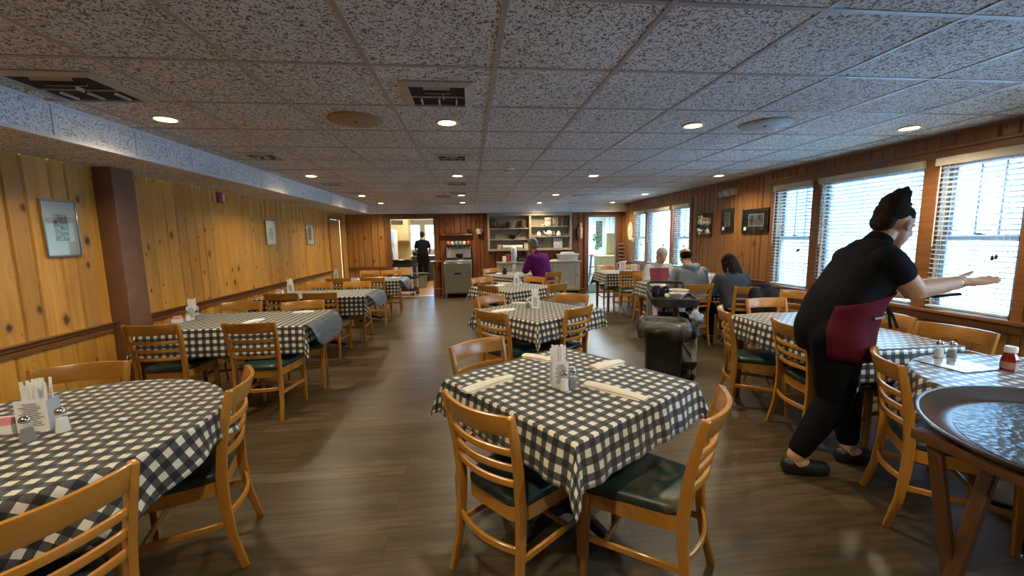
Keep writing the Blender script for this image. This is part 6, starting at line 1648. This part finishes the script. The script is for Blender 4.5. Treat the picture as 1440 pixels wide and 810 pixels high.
HAIRB = plain('near_black_hair', (.012, .010, .009), .95, spec=.12, var=.3)
PALE = plain('pale_sweater', (.42, .44, .46), .9, var=.05)
HAIRP = plain('ash_hair', (.34, .28, .24), .7, var=.15)
DKJ = plain('charcoal_jacket', (.028, .028, .034), .95, spec=.12, var=.15)
SLATE = plain('slate_top', (.07, .075, .09), .95, spec=.12, var=.15)
seated('grey haired person in a purple shirt sitting with hands near the face', (1.40, 7.51, 0), 131, PURP, HAIRG, 1.09, .16, 15, .35, 'face')
seated('person seen from behind in a grey hooded sweatshirt at the window side table', (3.02, 5.18, 0), 90, HOOD, HAIRB, .97, .16, 8, .35, 'table', hood=True, hairkind='balding')
seated('person with long dark hair sitting with their back to us under the wide picture', (3.42, 4.88, 0), 88, SLATE, HAIRD, .91, .14, -20, .25, 'table', hairkind='long')
seated('person in a pale sweater facing us behind a maroon menu', (3.08, 6.5, 0), 275, PALE, HAIRP, .95, .1, 10, .25, 'table', hairkind='cap')
# jacket over the long haired person's chair
t = thing('jacket', 'dark jacket hung over the chair back of the long haired person', 'jacket', (3.43, 4.62, 0), 0)
b = Blob(); b.limb([(-.02, 0, .82), (.20, -.01, .80)], [.05, .055]); b.limb([(0, -.05, .78), (.02, -.07, .6), (.02, -.06, .42)], [.06, .085, .07]); b.limb([(.17, -.05, .77), (.2, -.07, .6), (.19, -.06, .40)], [.07, .09, .07]); b.limb([(.24, -.03, .78), (.29, -.05, .62), (.28, -.05, .46)], [.055, .055, .045]); b.ball((.1, -.05, .62), (.12, .06, .2))
b.build('shell', DKJ, t, .012, 4)
b = Blob(); b.limb([(0, -.02, .855), (.1, -.045, .865), (.2, -.02, .85)], [.028, .034, .028]); b.build('collar', DKJ, t, .01, 3)
# kitchen worker, standing with back to us
t = thing('person', 'person in dark clothes with short hair standing at the kitchen counter, back turned', 'person', (-1.62, 14.2, 0))
b = Blob()
KT = [((0, 0, .86), .16, .12), ((0, 0, .97), .175, .13), ((0, .01, 1.12), .155, .115), ((0, .02, 1.28), .175, .12), ((0, .02, 1.39), .17, .09), ((0, .03, 1.46), .07, .06)]
b.torso(KT, (1, 0, 0))
b.limb([(0, .03, 1.45), (0, .05, 1.53)], [.058, .055]); P, Mh = head(b, (0, .08, 1.60), (0, 1, -.4), (0, 0, 1))
for q in (-1, 1):
    b.limb([(q * .185, .02, 1.38), (q * .25, .07, 1.12), (q * .2, .28, 1.0)], [.055, .045, .03]); hand(b, (q * .2, .28, 1.0), (-q * .3, .9, -.2), (0, 0, -1), .17, .5, q)
    b.limb([(q * .09, 0, .9), (q * .1, .01, .48), (q * .1, -.01, .08)], [.10, .065, .045]); b.limb([(q * .1, 0, .05), (q * .11, .14, .035)], [.045, .035])
b.build('body', SKIN, t, .014, 4); features(t, P, Mh, 1, HAIRB)
b = Blob()
b.torso([(c, w + .02, d + .02) for c, w, d in KT[1:]], (1, 0, 0))
for q in (-1, 1): b.limb([(q * .12, .02, 1.38), (q * .18, .02, 1.365), (q * .225, .05, 1.22)], [.07, .068, .064])
b.build('shirt', BTEE, t, .014, 4)
b = Blob(); b.torso([((0, 0, .84), .165, .13), ((0, 0, .96), .19, .148), ((0, .005, 1.06), .178, .136)], (1, 0, 0))
for q in (-1, 1): b.limb([(q * .09, 0, .9), (q * .1, .01, .48), (q * .1, -.01, .12)], [.12, .085, .065])
b.build('trousers', BPANT, t, .014, 4)
b = Blob(); b.ball(P(-.022, 0, .038), (.10, .085, .095), Mh); b.ball(P(-.07, 0, -.03), (.045, .07, .06), Mh); b.build('hair', HAIRB, t, .01, 2)
for q in (-1, 1):
    b = Blob(); b.limb([(q * .1, -.02, .048), (q * .11, .15, .042)], [.05, .044]); o = b.build('shoe', SHOE, t, .012, 2)
    for v in o.data.vertices: v.co.z = max(v.co.z, .003)
# ------------------------------------------------------------------ camera
cd = bpy.data.cameras.new('camera'); cam = bpy.data.objects.new('camera', cd); COL.objects.link(cam)
cd.sensor_width = 36; cd.lens = 570.6 / 1440 * 36; cd.clip_start = .02; cd.clip_end = 200
yaw, pitch, roll = R(5.79), R(7.13), R(-.92)
right = Vector((math.cos(yaw), -math.sin(yaw), 0)); fwd = Vector((math.sin(yaw), math.cos(yaw), 0)); up = Vector((0, 0, 1))
f2 = fwd * math.cos(pitch) - up * math.sin(pitch); u2 = up * math.cos(pitch) + fwd * math.sin(pitch)
r3 = right * math.cos(roll) + u2 * math.sin(roll); u3 = u2 * math.cos(roll) - right * math.sin(roll)
M = Matrix((r3, u3, -f2)).transposed().to_4x4(); M.translation = Vector((0, 0, 1.49))
cam.matrix_world = M
SC.camera = cam

# ------------------------------------------------------------------ light
w = bpy.data.worlds.new('world'); SC.world = w; w.use_nodes = True
nt = w.node_tree; bg = nt.nodes['Background']
g = node(nt, 'ShaderNodeNewGeometry'); sep = node(nt, 'ShaderNodeSeparateXYZ'); tc = node(nt, 'ShaderNodeTexCoord')
nt.links.new(tc.outputs['Generated'], sep.inputs[0])
skyc = ramp(nt, sep.outputs[2], [(0, (.31, .63, 1.0)), (.25, (.25, .57, 1.0)), (1, (.20, .50, 1.0))])
cl = noise(nt, tc.outputs['Generated'], 2.2, 5)
skyc = mix(nt, ramp(nt, cl, [(.45, (0, 0, 0)), (.62, (1, 1, 1))]), skyc, (.50, .78, 1.0))
nt.links.new(skyc, bg.inputs[0])
# overcast sky: brighter overhead than at the horizon
nt.links.new(math_node(nt, 'MULTIPLY', math_node(nt, 'ADD', math_node(nt, 'MULTIPLY', math_node(nt, 'MAXIMUM', sep.outputs[2], 0.), 2.0), .32), WORLD_STRENGTH), bg.inputs[1])
# daylight comes in through the windows: portals help the sampler find them
for i, (y0, y1, z0, z1, kind) in enumerate(WIN):
    l = bpy.data.lights.new('window_portal', 'AREA'); l.shape = 'RECTANGLE'; l.size = z1 - z0; l.size_y = y1 - y0
    l.cycles.is_portal = True
    o = bpy.data.objects.new('window_portal', l); COL.objects.link(o)
    o.location = (XR + .16, (y0 + y1) / 2, (z0 + z1) / 2); o.rotation_euler = (0, R(90), 0)
SC.view_settings.view_transform = 'Standard'; SC.view_settings.look = 'None'
SC.view_settings.gamma = 1; SC.view_settings.use_curve_mapping = False
SC.view_settings.exposure = EXPOSURE
